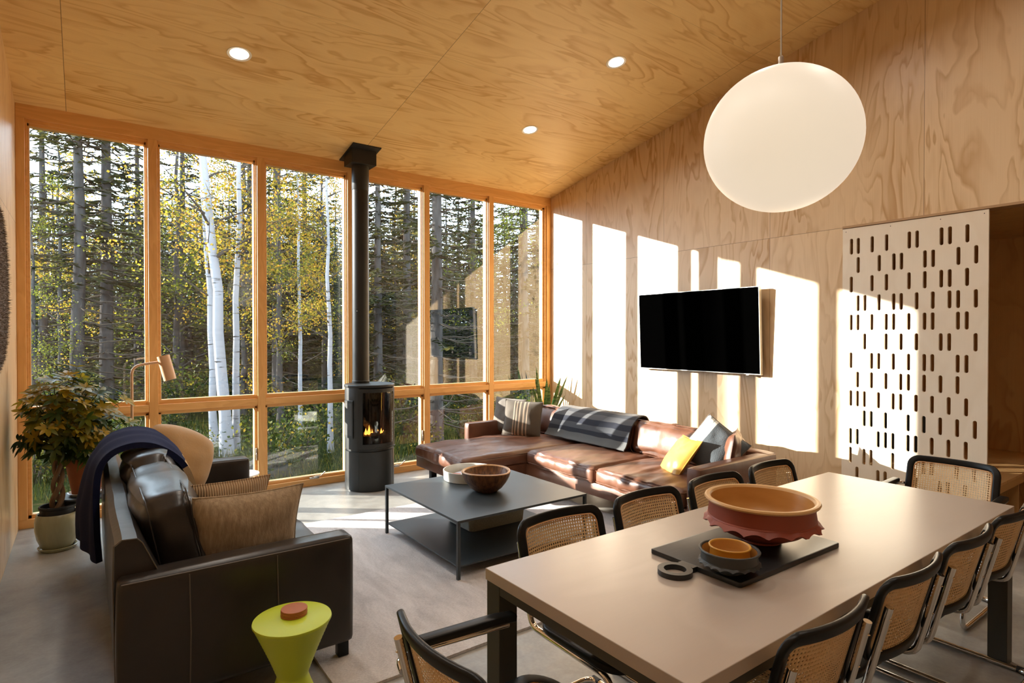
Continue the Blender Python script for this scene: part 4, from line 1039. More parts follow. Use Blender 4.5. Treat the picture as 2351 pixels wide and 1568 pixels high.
# ------------------------------------------------------------------ wall hanging
def hanging():
    root = thing('wall_hanging', 'round shaggy brown woollen hanging on the left wall', 'wall hanging', (-W, -1.47, 1.84))
    mb = MB(); rnd = random.Random(3); cy2, cz2 = -1.47, 1.84
    v = []; ny = 60
    prof_ = [(0.0, 0.035), (0.2, 0.036), (0.4, 0.034), (0.49, 0.028), (0.515, 0.014), (0.515, 0.0)]
    for (r, d) in prof_:
        for i in range(ny):
            t_ = 2*pi*i/ny; v.append((-W + d + 0.0, cy2 + r*cos(t_)*(1+0.01*sin(7*t_)), cz2 + r*sin(t_)*(1+0.01*sin(5*t_))))
    f = [[k_*ny+i, (k_+1)*ny+i, (k_+1)*ny+(i+1) % ny, k_*ny+(i+1) % ny] for k_ in range(len(prof_)-1) for i in range(ny)]
    m = fabric('brown wool pile', (0.085, 0.055, 0.032), (0.14, 0.095, 0.06), 40, bscale=120, bstr=0.9)
    mb.add(v, f).build('backing', m, root)
    p = MB()
    for _ in range(7000):
        r = 0.52*sqrt(rnd.random()); t_ = rnd.random()*2*pi
        b = Vector((-W + 0.03 - 0.022*max(0, r-0.44)/0.08, cy2 + r*cos(t_), cz2 + r*sin(t_)))
        d = Vector((0.6, rnd.uniform(-0.6, 0.6) + 0.5*cos(t_)*(r > 0.4), rnd.uniform(-0.9, 0.3))).normalized()*rnd.uniform(0.015, 0.03)
        s_ = Vector((0, d.z, -d.y)).normalized()*0.0022
        p.add([b-s_, b+s_, b+d], [[0, 1, 2]])
    p.build('pile', m, root, smooth=False)['kind'] = 'stuff'
hanging()

# ------------------------------------------------------------------ house plants
def leaf(mb, base, d, side, ln, w, droop, u, ns=4, fold=0.25, tip=0.0):
    base = Vector(base); d = Vector(d).normalized(); side = Vector(side); side = (side - d*side.dot(d)).normalized(); up = side.cross(d)
    if up.z < 0: up = -up
    v = []; uv = []
    for i in range(ns+1):
        t = i/ns
        p = base + d*(ln*t) + Vector((0, 0, -1))*(droop*ln*t*t)
        ww = w*(sin(pi*min(1.0, 0.06+t*0.94))**0.75 if tip == 0 else (1-t)**tip*min(1, 0.55+t*3)) * 0.5
        if i == ns: ww = w*0.02
        v += [p - side*ww + up*(ww*fold), p, p + side*ww + up*(ww*fold)]; uv += [(u, 0.3), (u, 0.5), (u, 0.7)]
    f = []
    for i in range(ns):
        a = i*3
        f += [[a, a+1, a+4, a+3], [a+1, a+2, a+5, a+4]]
    mb.add(v, f, uv)
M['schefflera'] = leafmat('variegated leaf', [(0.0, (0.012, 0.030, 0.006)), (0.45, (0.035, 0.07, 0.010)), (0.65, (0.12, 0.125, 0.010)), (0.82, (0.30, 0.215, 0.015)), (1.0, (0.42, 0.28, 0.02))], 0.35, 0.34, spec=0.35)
M['bark_tan'] = mat('braided stem bark', (0.24, 0.155, 0.09), (0.15, 0.09, 0.05), 20, (1, 1, 0.3), 0.8, bstr=0.4, bscale=60)
M['soil'] = mat('potting soil', (0.035, 0.024, 0.016), (0.02, 0.013, 0.009), 40, rough=0.95, bstr=0.8, bscale=60)
def umbrella_tree():
    x, y = -5.245, -0.70; rnd = random.Random(11)
    pot = thing('plant_pot', 'glazed sage green ceramic pot with a black liner, under the umbrella tree', 'pot', (x, y, 0))
    mg = mat('sage glaze', (0.34, 0.33, 0.205), (0.30, 0.29, 0.175), 26, (1, 1, 0.3), 0.22, bstr=0.15, bscale=120)
    MB().lathe([(0, 0.012), (0.085, 0.012), (0.10, 0.03), (0.122, 0.09), (0.134, 0.155), (0.134, 0.21), (0.124, 0.262), (0.118, 0.268), (0.112, 0.262), (0.112, 0.22), (0, 0.215)], 56, (x, y, 0)).build('pot_body', mg, pot)
    MB().lathe([(0, 0.0), (0.098, 0.0), (0.112, 0.012), (0.118, 0.026), (0.112, 0.028), (0.10, 0.012), (0, 0.011)], 48, (x, y, 0)).build('saucer', mg, pot)
    MB().lathe([(0.100, 0.216), (0.104, 0.30), (0.110, 0.305), (0.110, 0.318), (0.104, 0.322), (0.099, 0.318), (0.096, 0.286), (0, 0.284)], 48, (x, y, 0)).build('liner', M['black'], pot)
    tr = thing('umbrella_tree', 'bushy variegated umbrella tree with a braided trunk, in the left corner by the window', 'plant', (x, y, 0.284))
    st_ = MB()
    for k_ in range(3):
        pts = []
        for i in range(22):
            t = i/21; a = 2*pi*k_/3 + t*8.0; r = 0.034*(1-t*0.5)
            pts.append((x + r*cos(a) + 0.01*t, y + r*sin(a) - 0.005, 0.27 + t*0.50))
        st_.tube(pts, [0.018*(1-0.3*i/21) for i in range(22)], 9)
    tips = []; tw = MB()
    cen = Vector((x + 0.01, y, 0.97)); top = Vector((x+0.01, y, 0.74))
    for q in range(240):
        while True:
            p = Vector((rnd.uniform(-1, 1), rnd.uniform(-1, 1), rnd.uniform(-1, 1)))
            if 0.3 < p.length < 1: break
        P = cen + Vector((p.x*0.31 + 0.04, p.y*0.28 - 0.03, p.z*0.30 - 0.08*abs(p.x)))
        if q % 6 == 0: P.x += 0.10; P.z += 0.05
        if q % 7 == 0: P.z += 0.05
        P.x = max(P.x, -W + 0.06); P.y = min(P.y, -0.05)
        tips.append(P)
        if q % 2 == 0:
            m_ = top.lerp(P, 0.45) + Vector((0, 0, 0.04)); tw.tube([top, m_, P], [0.006, 0.004, 0.002], 5)
    st_.build('trunk', M['bark_tan'], tr); tw.build('twigs', mat('green twig', (0.06, 0.07, 0.02), rough=0.6), tr)
    fo = MB()
    for P in tips:
        out = (P - cen); hgt = out.z/0.3
        ax = (out.normalized()*0.7 + Vector((rnd.uniform(-0.5, 0.5), rnd.uniform(-0.5, 0.5), 0.7))).normalized(); n_ = rnd.choice((6, 7, 8))
        e1 = ax.orthogonal().normalized(); e2 = ax.cross(e1); a0 = rnd.random()*6.28
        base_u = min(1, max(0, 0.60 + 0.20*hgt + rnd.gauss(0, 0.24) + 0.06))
        for k_ in range(n_):
            a = a0 + 2*pi*k_/n_; d = (e1*cos(a) + e2*sin(a))*0.9 + ax*0.25; ln = rnd.uniform(0.048, 0.082)
            q0 = P + d.normalized()*0.006; tipx = q0.x + d.normalized().x*ln
            if tipx < -W + 0.008: continue
            if q0.y + d.normalized().y*ln > -0.012: continue
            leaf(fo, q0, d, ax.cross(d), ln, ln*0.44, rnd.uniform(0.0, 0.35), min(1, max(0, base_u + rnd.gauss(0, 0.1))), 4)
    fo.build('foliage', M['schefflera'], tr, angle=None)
umbrella_tree()
M['terracotta'] = mat('terracotta', (0.36, 0.12, 0.045), (0.30, 0.095, 0.035), 6, rough=0.75)
M['strap'] = leafmat('strap leaf', [(0.0, (0.02, 0.045, 0.012)), (0.6, (0.05, 0.10, 0.02)), (1.0, (0.22, 0.26, 0.06))], 0.25, 0.4)
def terracotta_plant():
    x, y, z = -5.075, -0.60, 0.353; rnd = random.Random(5); c_ = (x, y, z)
    pot = thing('plant_pot', 'orange terracotta pot with a saucer on the black plant stand', 'pot', c_)
    MB().lathe([(0, 0.012), (0.088, 0.012), (0.125, 0.23), (0.137, 0.23), (0.142, 0.285), (0.134, 0.288), (0.126, 0.25), (0, 0.245)], 48, c_).build('pot_body', M['terracotta'], pot)
    MB().lathe([(0, 0.0), (0.10, 0.0), (0.115, 0.02), (0.110, 0.022), (0.10, 0.008), (0, 0.0115)], 44, c_).build('saucer', mat('clear saucer', (0.45, 0.47, 0.46), rough=0.2), pot)
    MB().disc((x, y, z+0.25), 0.125).build('soil', M['soil'], pot)
    pl = thing('strap_leaf_plant', 'green plant with long arching strap leaves in the terracotta pot', 'plant', (x, y, z+0.25))
    mb = MB()
    for k_ in range(70):
        a = rnd.random()*2*pi; el = rnd.uniform(0.35, 1.4); ln = rnd.uniform(0.30, 0.50)
        if el > 1.15: ln *= 1.05
        d = Vector((cos(a)*cos(el), sin(a)*cos(el), sin(el)))
        if y + d.y*ln > -0.03: d.y = -abs(d.y)*0.3
        leaf(mb, (x + 0.03*cos(a), y+0.03*sin(a), z+0.25), d, Vector((-sin(a), cos(a), 0)), ln, rnd.uniform(0.014, 0.026), rnd.uniform(0.1, 0.75)*(1.3-el*0.6), rnd.random(), 7, 0.2, 0.6)
    for k_ in range(14):
        a = rnd.uniform(-2.2, 0.2); P = Vector((x+0.13*cos(a)+0.02, y+0.10*sin(a)-0.04, z+0.27+rnd.uniform(0, 0.12)))
        for q in range(6):
            b = 2*pi*q/6 + a; d = Vector((cos(b), sin(b)*0.8, rnd.uniform(-0.5, 0.25)))
            leaf(mb, P, d, Vector((-sin(b), cos(b), 0)), rnd.uniform(0.07, 0.11), 0.035, 0.35, rnd.uniform(0.4, 1.0), 4)
    mb.build('foliage', M['strap'], pl, angle=None)
terracotta_plant()
t1 = NT('snake plant leaf'); co = t1.coord()
sg = t1.n('SeparateXYZ', i0=co)
bn = t1.noise(t1.n('Mapping', Vector=co, Scale=(8, 8, 46)).outputs[0], 1.0, 2.0)
uvx = t1.n('SeparateXYZ', i0=t1.coord('UV')).outputs[1]
colp = t1.mix(t1.ramp(bn, [(0.42, (0, 0, 0)), (0.55, (1, 1, 1))]), (0.03, 0.085, 0.02), (0.13, 0.21, 0.06))
M['snake'] = t1.done(colp, 0.4)
def snake_plant():
    x, y, z = -0.205, -0.165, 0.0; rnd = random.Random(9)
    pot = thing('plant_pot', 'tall grey planter standing in the corner behind the sectional', 'pot', (x, y, z))
    MB().lathe([(0, 0), (0.095, 0), (0.12, 0.50), (0.112, 0.50), (0.105, 0.46), (0, 0.455)], 40, (x, y, z)).build('pot_body', M['tray'], pot)
    MB().disc((x, y, 0.458), 0.106).build('soil', M['soil'], pot)
    pl = thing('snake_plant', 'snake plant with upright pointed leaves in the corner behind the sectional', 'plant', (x, y, 0.458))
    mb = MB()
    for (dx, dy, ln, ax_, ay, w_) in ((-0.05, 0.02, 0.66, -0.16, 0.0, 0.055), (0.0, 0.02, 0.50, 0.02, -0.02, 0.06), (-0.06, -0.03, 0.56, -0.34, -0.08, 0.05), (0.04, -0.02, 0.54, 0.14, -0.22, 0.055), (0.02, -0.06, 0.60, 0.14, -0.40, 0.05), (-0.02, -0.06, 0.46, -0.12, -0.18, 0.055), (0.06, -0.05, 0.40, 0.10, -0.42, 0.05), (-0.03, 0.0, 0.48, -0.02, -0.12, 0.055), (0.03, 0.03, 0.44, 0.05, 0.05, 0.05), (0.05, -0.06, 0.36, 0.16, -0.56, 0.045), (-0.06, 0.03, 0.42, -0.3, 0.05, 0.045), (0.0, -0.07, 0.34, -0.05, -0.5, 0.045)):
        d = Vector((ax_, ay, 1)).normalized()
        leaf(mb, (x+dx, y+dy, 0.455), d, Vector((rnd.uniform(0.6, 1), rnd.uniform(-0.6, 0.6), 0)), ln*1.06, w_*1.35, 0.0, rnd.random(), 8, 0.35, 0.5)
    mb.build('foliage', M['snake'], pl, angle=None)
snake_plant()
# glimpsed through the slots
pillow('throw_pillow', 'dark pillow on the alcove bench, glimpsed through the slots', fabric('black linen', (0.015, 0.017, 0.018), (0.022, 0.024, 0.025), 20), 0.42, 0.38, 0.13, (0.62, -3.97, 0.505), radians(-62), radians(-10), 0.0, 21, None, 'pillows in the alcove')
pillow('throw_pillow', 'moss green pillow on the alcove bench, glimpsed through the slots', fabric('moss linen', (0.16, 0.17, 0.085), (0.11, 0.12, 0.06), 14), 0.42, 0.38, 0.13, (0.72, -3.66, 0.505), radians(-62), radians(-10), 0.0, 22, None, 'pillows in the alcove')

# ------------------------------------------------------------------ woods outside
CAMX, CAMY = -5.0769, -6.0827
def at(px, depth):
    lat = (px-1175.5)/1346.44*depth
    return CAMX + depth*0.5888 + lat*0.8083, CAMY + depth*0.8083 - lat*0.5888
def gz(x, y): return -0.32 + 0.035*max(0, y-2) + 0.10*nz(x*0.5, y*0.5, 0, 3)
t1 = NT('forest floor'); co = t1.coord()
g1 = t1.noise(co, 1.3, 5.0, 0.7); g2 = t1.noise(co, 18.0, 4.0, 0.75)
M['ground'] = t1.done(t1.ramp(t1.math('ADD', t1.math('MULTIPLY', g1, 0.5), t1.math('MULTIPLY', g2, 0.5)), [(0.36, (0.006, 0.009, 0.003)), (0.48, (0.014, 0.021, 0.005)), (0.58, (0.03, 0.025, 0.009)), (0.68, (0.08, 0.055, 0.018))]), 0.95, 0.0, g2, 1.0, 0.05, Specular_IOR_Level=0.0)
mb = MB(); n_ = 60; v = []
for i in range(n_+1):
    for j in range(n_+1):
        X_ = -30 + 75*i/n_; Y_ = 0.16 + 60*(j/n_)**1.5; v.append((X_, Y_, gz(X_, Y_)))
mb.add(v, [[i*(n_+1)+j, (i+1)*(n_+1)+j, (i+1)*(n_+1)+j+1, i*(n_+1)+j+1] for i in range(n_) for j in range(n_)])
struct(mb.build('ground', M['ground']))

M['needle'] = leafmat('spruce needles', [(0.25, (0.008, 0.011, 0.0045)), (0.55, (0.020, 0.023, 0.007)), (0.8, (0.085, 0.074, 0.017))], 0.45, 0.6)  # palest stop paints sunlit tips, reached towards the branch ends
M['spruce_bark'] = mat('grey spruce bark', (0.062, 0.058, 0.055), (0.030, 0.027, 0.025), 10, (1, 1, 0.25), 0.95, bstr=0.8, bscale=24, bdist=0.02, Specular_IOR_Level=0.0)
M['dead_twig'] = mat('dead twigs', (0.055, 0.046, 0.037), rough=0.9, Specular_IOR_Level=0.0)
t1 = NT('birch bark'); co = t1.coord()
bb = t1.noise(t1.n('Mapping', Vector=co, Scale=(3.0, 3.0, 22.0)).outputs[0], 1.0, 3.0, 0.6); bc = t1.noise(co, 2.2, 3.0)
M['birch_bark'] = t1.done(t1.mix(t1.ramp(t1.math('ADD', bb, t1.math('MULTIPLY', bc, 0.25)), [(0.44, (1, 1, 1)), (0.52, (0, 0, 0))]), (0.20, 0.20, 0.212), (0.025, 0.023, 0.021)), 0.9, Specular_IOR_Level=0.0)
M['gold_leaf'] = leafmat('golden birch leaf', [(0.0, (0.10, 0.105, 0.012)), (0.35, (0.19, 0.15, 0.016)), (0.7, (0.32, 0.185, 0.02)), (1.0, (0.28, 0.115, 0.016))], 0.55, 0.5)
M['green_leaf'] = leafmat('green birch leaf', [(0.0, (0.04, 0.062, 0.010)), (0.5, (0.085, 0.10, 0.012)), (1.0, (0.22, 0.19, 0.02))], 0.55, 0.5)

M['under_leaf'] = leafmat('undergrowth leaf', [(0.0, (0.012, 0.022, 0.004)), (0.6, (0.030, 0.042, 0.006)), (0.9, (0.09, 0.085, 0.010)), (1.0, (0.20, 0.13, 0.015))], 0.5, 0.6)
def spruce_proto(seed, H=10.5, base=1.0, R=2.1, dens=1.0, bare=2.0):
    rnd = random.Random(seed); t = thing('spruce_tree', 'x', 'tree')
    MB().tube([(0.04*nz(z*0.4, seed, 0), 0.04*nz(z*0.4, seed, 4), z) for z in [H*i/16 for i in range(17)]], [0.125*(1-0.9*i/16) for i in range(17)], 12).build('trunk', M['spruce_bark'], t)
    br = MB(); nd = MB(); z = base*0.5
    while z < H - 0.2:
        for q in range(rnd.choice((4, 5, 6))):
            a = rnd.random()*2*pi; dead = z < bare and rnd.random() < 0.75
            L = R*(1 - z/H)**0.75*rnd.uniform(0.65, 1.1)*(0.75 if dead else 1)
            dr = rnd.uniform(0.15, 0.42); pts = []
            for i in range(7):
                s_ = i/6; pts.append(Vector((L*s_*cos(a), L*s_*sin(a), z - dr*L*s_ + 0.28*L*s_*s_ + 0.02*rnd.uniform(-1, 1))))
            br.tube(pts, [0.016*(1-0.85*i/6) for i in range(7)], 4, caps=False)
            T = Vector((cos(a), sin(a), 0)); S = Vector((-sin(a), cos(a), 0))
            m = int(10*L) if dead else int(50*L*dens)
            for k_ in range(m):
                s_ = rnd.uniform(0.12, 1.0); i = min(5, int(s_*6)); p = pts[i].lerp(pts[i+1], s_*6-i)
                d = (T*rnd.uniform(0.3, 1) + S*rnd.choice((-1, 1))*rnd.uniform(0.3, 1.1) + Vector((0, 0, rnd.uniform(-0.55, 0.15)))).normalized()
                ln = rnd.uniform(0.08, 0.24)*(0.6+0.5*(1-s_))
                if dead:
                    w_ = Vector((0, 0, 0.004)); br.add([p-w_, p+w_, p+d*ln*1.8], [[0, 1, 2]]); continue
                w_ = d.cross(Vector((rnd.uniform(-1, 1), rnd.uniform(-1, 1), 0.6))).normalized()*rnd.uniform(0.011, 0.022)
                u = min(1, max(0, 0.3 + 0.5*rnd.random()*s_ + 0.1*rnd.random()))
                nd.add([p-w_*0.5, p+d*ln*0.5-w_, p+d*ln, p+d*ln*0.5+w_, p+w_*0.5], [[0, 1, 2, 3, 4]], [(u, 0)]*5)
        z += rnd.uniform(0.13, 0.26)*(1.0 + 0.3*(z < bare))
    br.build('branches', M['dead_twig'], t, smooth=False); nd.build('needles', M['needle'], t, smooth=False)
    return t
def leafy_proto(seed, H=9.0, r0=0.10, lean=(0, 0), crown0=2.2, nleaf=3000, lm='gold_leaf', spread=1.5, nb=26, name='birch_tree', bark='birch_bark', lsize=0.043):
    rnd = random.Random(seed); t = thing(name, 'x', 'tree')
    tp = [Vector((lean[0]*(i/14)**1.3*H/9 + 0.07*nz(i*0.6, seed, 0), lean[1]*(i/14)**1.3*H/9 + 0.07*nz(i*0.6, seed, 7), H*i/14)) for i in range(15)]
    MB().tube(tp, [r0*(1-0.85*i/14) + (0.25*r0 if i == 0 else 0) for i in range(15)], 12).build('trunk', M[bark], t)
    br = MB(); lf = MB(); twigs = []
    for q in range(nb):
        z = crown0 + (H-crown0)*rnd.random()**1.1; f = z/H*14; i = min(13, int(f)); p0 = tp[i].lerp(tp[i+1], f-i)
        a = rnd.random()*2*pi; L = spread*(1 - 0.6*(z-crown0)/(H-crown0))*rnd.uniform(0.5, 1.1)
        pts = [p0 + Vector((cos(a)*L*s_, sin(a)*L*s_, L*(0.65*s_ - 0.25*s_*s_))) + Vector((rnd.uniform(-1, 1), rnd.uniform(-1, 1), rnd.uniform(-1, 1)))*0.05*L*s_ for s_ in (0, 0.25, 0.5, 0.75, 1)]
        br.tube(pts, [r0*0.24, r0*0.18, r0*0.12, r0*0.08, r0*0.03], 5, caps=False); twigs.append(pts)
        for _ in range(4):
            s_ = rnd.uniform(0.3, 0.9); i2 = min(3, int(s_*4)); p = pts[i2].lerp(pts[i2+1], s_*4-i2)
            e = p + Vector((rnd.uniform(-1, 1), rnd.uniform(-1, 1), rnd.uniform(-0.5, 0.7)))*0.4*L
            br.tube([p, p.lerp(e, 0.5) + Vector((0, 0, 0.03)), e], [r0*0.07, r0*0.05, r0*0.02], 4, caps=False); twigs.append([p, p.lerp(e, .33), p.lerp(e, .66), e, e])
    for _ in range(nleaf):
        tw = rnd.choice(twigs); s_ = rnd.uniform(0.15, 1.0); i = min(3, int(s_*4)); p = tw[i].lerp(tw[i+1], s_*4-i) + Vector((rnd.gauss(0, 0.10), rnd.gauss(0, 0.10), rnd.gauss(-0.03, 0.10)))
        d = Vector((rnd.uniform(-1, 1), rnd.uniform(-1, 1), rnd.uniform(-1.2, 0.4))).normalized(); w_ = d.orthogonal().normalized(); w_.rotate(Matrix.Rotation(rnd.random()*6.28, 3, d)); s2 = lsize*rnd.uniform(0.7, 1.3)
        u = min(1, max(0, rnd.gauss(0.5, 0.25)))
        lf.add([p, p+d*s2*0.5+w_*s2*0.38, p+d*s2, p+d*s2*0.5-w_*s2*0.38], [[0, 1, 2, 3]], [(u, 0)]*4)
    br.build('branches', M[bark] if bark != 'birch_bark' else M['dead_twig'], t, smooth=False); lf.build('leaves', M[lm], t, smooth=False)
    return t
def shrub_proto(seed, h=0.9, r=0.6, n=900, lm='under_leaf', ls=0.06):
    rnd = random.Random(seed); t = thing('shrub', 'x', 'shrub'); br = MB(); lf = MB()
    for q in range(14):
        a = rnd.random()*6.28; e = Vector((r*cos(a)*rnd.uniform(0.2, 0.9), r*sin(a)*rnd.uniform(0.2, 0.9), h*rnd.uniform(0.6, 1)))
        br.tube([(0, 0, -0.05), e*0.5 + Vector((0, 0, 0.1*h)), e], [0.012, 0.008, 0.003], 5)
        for _ in range(n//14):
            s_ = rnd.uniform(0.2, 1.05); p = e*s_ + Vector((rnd.gauss(0, 0.13*r/0.6), rnd.gauss(0, 0.13*r/0.6), rnd.gauss(0.04, 0.1)))
            p.z = max(0.02, p.z)
            d = Vector((rnd.uniform(-1, 1), rnd.uniform(-1, 1), rnd.uniform(-0.8, 0.6))).normalized(); w_ = d.orthogonal().normalized(); w_.rotate(Matrix.Rotation(rnd.random()*6.28, 3, d)); s2 = ls*rnd.uniform(0.6, 1.3); u = rnd.random()
            lf.add([p, p+d*s2*0.5+w_*s2*0.35, p+d*s2, p+d*s2*0.5-w_*s2*0.35], [[0, 1, 2, 3]], [(u, 0)]*4)
    br.build('stems', M['dead_twig'], t, smooth=False); lf.build('leaves', M[lm], t, smooth=False); return t
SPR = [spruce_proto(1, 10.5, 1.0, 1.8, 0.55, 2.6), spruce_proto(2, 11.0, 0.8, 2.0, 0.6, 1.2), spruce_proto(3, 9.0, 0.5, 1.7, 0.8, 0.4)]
BIR = [leafy_proto(4, 9.0, 0.092, (-0.75, 0.1), 3.0, 3200, 'gold_leaf', 1.4), leafy_proto(5, 9.0, 0.062, (0.5, -0.2), 2.2, 3800, 'gold_leaf', 1.6), leafy_proto(6, 8.5, 0.06, (0.1, 0.25), 1.8, 3800, 'green_leaf', 1.5),
       leafy_proto(7, 8.0, 0.08, (0.1, 0.0), 0.9, 6500, 'green_leaf', 1.9, 34, 'leafy_tree', 'spruce_bark', 0.052), leafy_proto(8, 8.0, 0.07, (-0.1, 0.0), 0.9, 6500, 'gold_leaf', 1.8, 34, 'leafy_tree', 'spruce_bark', 0.052)]
SHR = [shrub_proto(9), shrub_proto(10, 0.6, 0.5, 700, 'under_leaf', 0.05)]
used = set()
def plant(proto, x, y, label, group, s=1.0, rz=None, sz=None):
    k_ = id(proto)
    o = proto if k_ not in used else copy_tree(proto)
    used.add(k_)
    o.location = (x, y, gz(x, y) - 0.03); o.rotation_euler = (0, 0, random.random()*6.28 if rz is None else rz); o.scale = (s, s, sz or s)
    o['label'] = label; o['group'] = group
    return o
WN = ('first', 'second', 'third', 'fourth', 'fifth', 'sixth')
GT = 'trees beyond the windows'
for (px, d, k_, s, lab) in ((182, 10.6, 0, 1.0, 'grey spruce trunk left of its neighbour, beyond the first window from the left'), (246, 11.2, 0, 1.05, 'grey spruce trunk right of its neighbour, beyond the first window from the left'),
        (100, 14.5, 1, 0.95, 'dark spruce at the left edge of the first window'), (318, 13.5, 2, 0.9, 'dense low spruce behind the first window post'),
        (420, 16.0, 1, 1.0, 'dark spruce left of the birch clump, beyond the second window'), (575, 15.5, 2, 1.05, 'dense spruce right of the birch clump, beyond the second window'),
        (636, 12.5, 1, 0.95, 'tall dark spruce at the left of the third window'), (700, 17.0, 2, 1.1, 'dense spruce in the middle of the third window'),
        (868, 13.0, 2, 0.92, 'bluish spruce right behind the flue pipe, beyond the fourth window'), (935, 14.0, 1, 1.0, 'dark spruce at the right of the fourth window'),
        (1003, 9.6, 0, 0.95, 'grey spruce trunk at the left of the fifth window'), (1085, 15.0, 1, 0.9, 'feathery spruce in the middle of the fifth window'), (1205, 14.0, 1, 0.95, 'dark spruce beyond the sixth window')):
    plant(SPR[k_], *at(px, d), lab, GT, s)
plant(BIR[0], *at(520, 9.0), 'thickest white birch of the clump beyond the second window', 'birches beyond the windows', 1.0, 0.25)
plant(BIR[1], *at(492, 9.5), 'slim left-leaning birch of the clump beyond the second window', 'birches beyond the windows', 1.0, 2.6)
plant(BIR[1], *at(540, 9.3), 'slim right-leaning birch of the clump beyond the second window', 'birches beyond the windows', 0.95, 5.2)
for (px, d, k_, s, rz, lab) in ((758, 9.2, 1, 0.72, 1.8, 'thin white birch in front of the dark trees, beyond the third window'), (690, 10.5, 2, 0.7, 0.4, 'very thin young birch beyond the third window'), (1120, 13.0, 2, 1.0, 3.0, 'thin pale birch at the right of the fifth window')):
    plant(BIR[k_], *at(px, d), lab, 'birches beyond the windows', s, rz)
for (px, d, k_, s, lab) in ((140, 12.5, 4, 0.85, 'golden leafy tree between the trunks beyond the first window'), (405, 13.0, 3, 1.0, 'green leafy tree beyond the left of the second window'), (560, 12.6, 4, 0.95, 'golden leafy tree beyond the right of the second window'),
        (640, 10.8, 4, 0.85, 'golden leafy tree beyond the left of the third window'), (745, 13.8, 4, 0.9, 'golden leafy tree beyond the right of the third window'), (905, 15.5, 4, 0.9, 'golden leafy tree beyond the fourth window'), (80, 9.8, 3, 0.55, 'low yellow green leafy tree at the left edge of the first window')):
    plant(BIR[k_], *at(px, d), lab, 'leafy trees beyond the windows', s)
rb = random.Random(21); n_ = 0
for d in (17, 20, 24, 29, 35, 42):
    px = 20 + rb.uniform(0, 40)
    while px < 1340:
        hgt = (770 - rb.uniform(430, 620))/1346*d + 1.9
        pr = rb.choice(SPR[1:] + [SPR[2]]); sc_ = hgt/(9.0 if pr is SPR[2] else 11.0)
        plant(pr, *at(px, d + rb.uniform(-1.5, 1.5)), 'dark spruce deep in the woods behind the nearer trees', 'spruces deep in the woods', max(sc_, 0.3)*1.25, None, max(sc_, 0.3)); px += rb.uniform(900, 1500)/d
for d in (24, 29, 35):
    px = -950
    while px < 10:
        x, y = at(px, d + rb.uniform(-1.5, 1.5)); pr = rb.choice(SPR[1:]); sc_ = min(0.6, 0.16*y*rb.uniform(0.7, 1.0)/10)
        plant(pr, x, y, 'dark spruce deep in the woods behind the nearer trees', 'spruces deep in the woods', sc_*1.3, None, sc_); px += rb.uniform(1300, 2100)/d
for (px, d) in ((75, 7.4), (140, 7.6), (205, 7.8), (270, 7.5), (90, 8.4), (150, 9.2), (230, 9.0), (300, 8.6), (390, 10.5), (450, 8.2), (580, 10.2), (630, 8.0), (690, 8.6), (745, 10.6), (800, 9.6), (930, 10.6), (975, 9.0), (1060, 10.8), (1110, 12.5), (1180, 11.5), (1230, 12.0), (110, 11.5), (200, 12.5), (270, 11.8), (340, 12.8), (420, 12.0), (500, 13.0), (610, 12.4), (660, 11.6), (720, 13.2), (880, 12.8), (950, 13.5), (1020, 12.9), (1080, 13.8), (1150, 14.2), (1210, 14.8)):
    plant(SHR[rb.randrange(2)], *at(px, d), 'leafy undergrowth shrub at the foot of the trees beyond the windows', 'undergrowth shrubs', rb.uniform(0.7, 1.25))
dt = thing('bare_tree', 'bare slim tree trunk standing outside, left of what the windows show', 'tree', (-20.0, 13.6, 0))
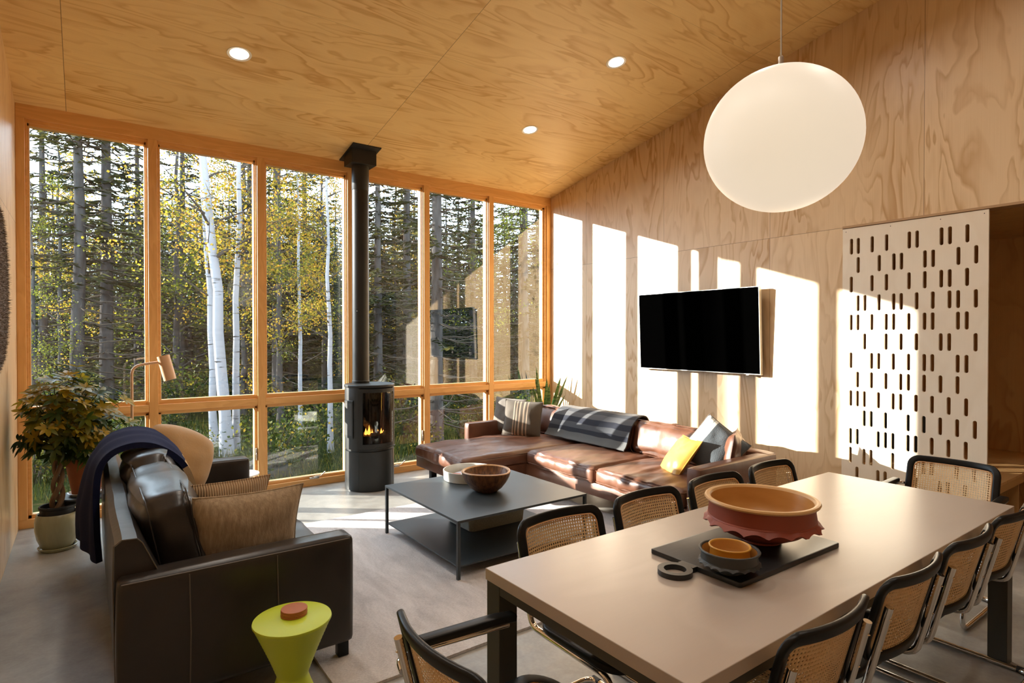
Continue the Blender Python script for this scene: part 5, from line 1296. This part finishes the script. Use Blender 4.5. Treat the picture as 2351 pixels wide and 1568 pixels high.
MB().tube([(-20.0 + 0.05*nz(z*0.3, 2, 0), 13.6, z) for z in range(0, 13)], [0.13 - 0.006*z for z in range(13)], 10).build('trunk', M['spruce_bark'], dt)
br = MB()
for z in range(3, 12): br.tube([(-20.0, 13.6, z), (-20.0 + 0.5*cos(z*2.4), 13.6 + 0.5*sin(z*2.4), z + 0.25)], [0.012, 0.004], 5)
br.build('branches', M['dead_twig'], dt)
for k_, (x, y, s) in enumerate(((-6.9, 4.0, 1.5), (-7.6, 4.1, 1.6), (-8.3, 4.2, 1.7), (-9.0, 4.3, 1.75))):  # unseen shrub row, added to block low sun through the lower panes
    plant(SHR[0], x, y, 'unseen leafy shrub added to screen low sun, outside left of the windows', 'unseen shrubs screening low sun', s)
mb = MB(); rg = random.Random(4)
for _ in range(15000):
    px, d = rg.uniform(30, 1300), rg.uniform(6.5, 11.5); x, y = at(px, d)
    if y < 0.5: continue
    z = gz(x, y); a = rg.random()*6.28; h_ = rg.uniform(0.05, 0.22); e = Vector((cos(a)*0.4*h_, sin(a)*0.4*h_, h_)); w_ = Vector((-sin(a), cos(a), 0))*0.006
    mb.add([(x-w_.x, y-w_.y, z-0.01), (x+w_.x, y+w_.y, z-0.01), (x+e.x, y+e.y, z+e.z)], [[0, 1, 2]], [(rg.random(), 0)]*3)
g_ = mb.build('grass', M['under_leaf'], smooth=False); g_['kind'] = 'stuff'; g_['category'] = 'grass'; g_['label'] = 'patchy green grass growing outside below the windows'
for (px, d, s, lab) in ((612, 8.2, 0.22, 'larger grey boulder outside the third window'), (640, 8.0, 0.13, 'smaller grey boulder outside the third window')):
    x, y = at(px, d); mb = MB()
    def rk(a, b, c_):
        v_ = Vector((a, b, c_)).normalized(); q = 1 + 0.25*nz(v_.x*1.6, v_.y*1.6, v_.z*1.6, s*10); return (x + v_.x*s*1.3*q, y + v_.y*s*q, gz(x, y) + v_.z*s*0.7*q + 0.05)
    mb.cubegrid(12, 12, 12, rk); tag(mb.build('boulder', mat('lichen rock %d' % px, (0.045, 0.044, 0.041), (0.025, 0.025, 0.023), 6, rough=0.95, Specular_IOR_Level=0.0)), lab, 'rock', 'boulders outside')
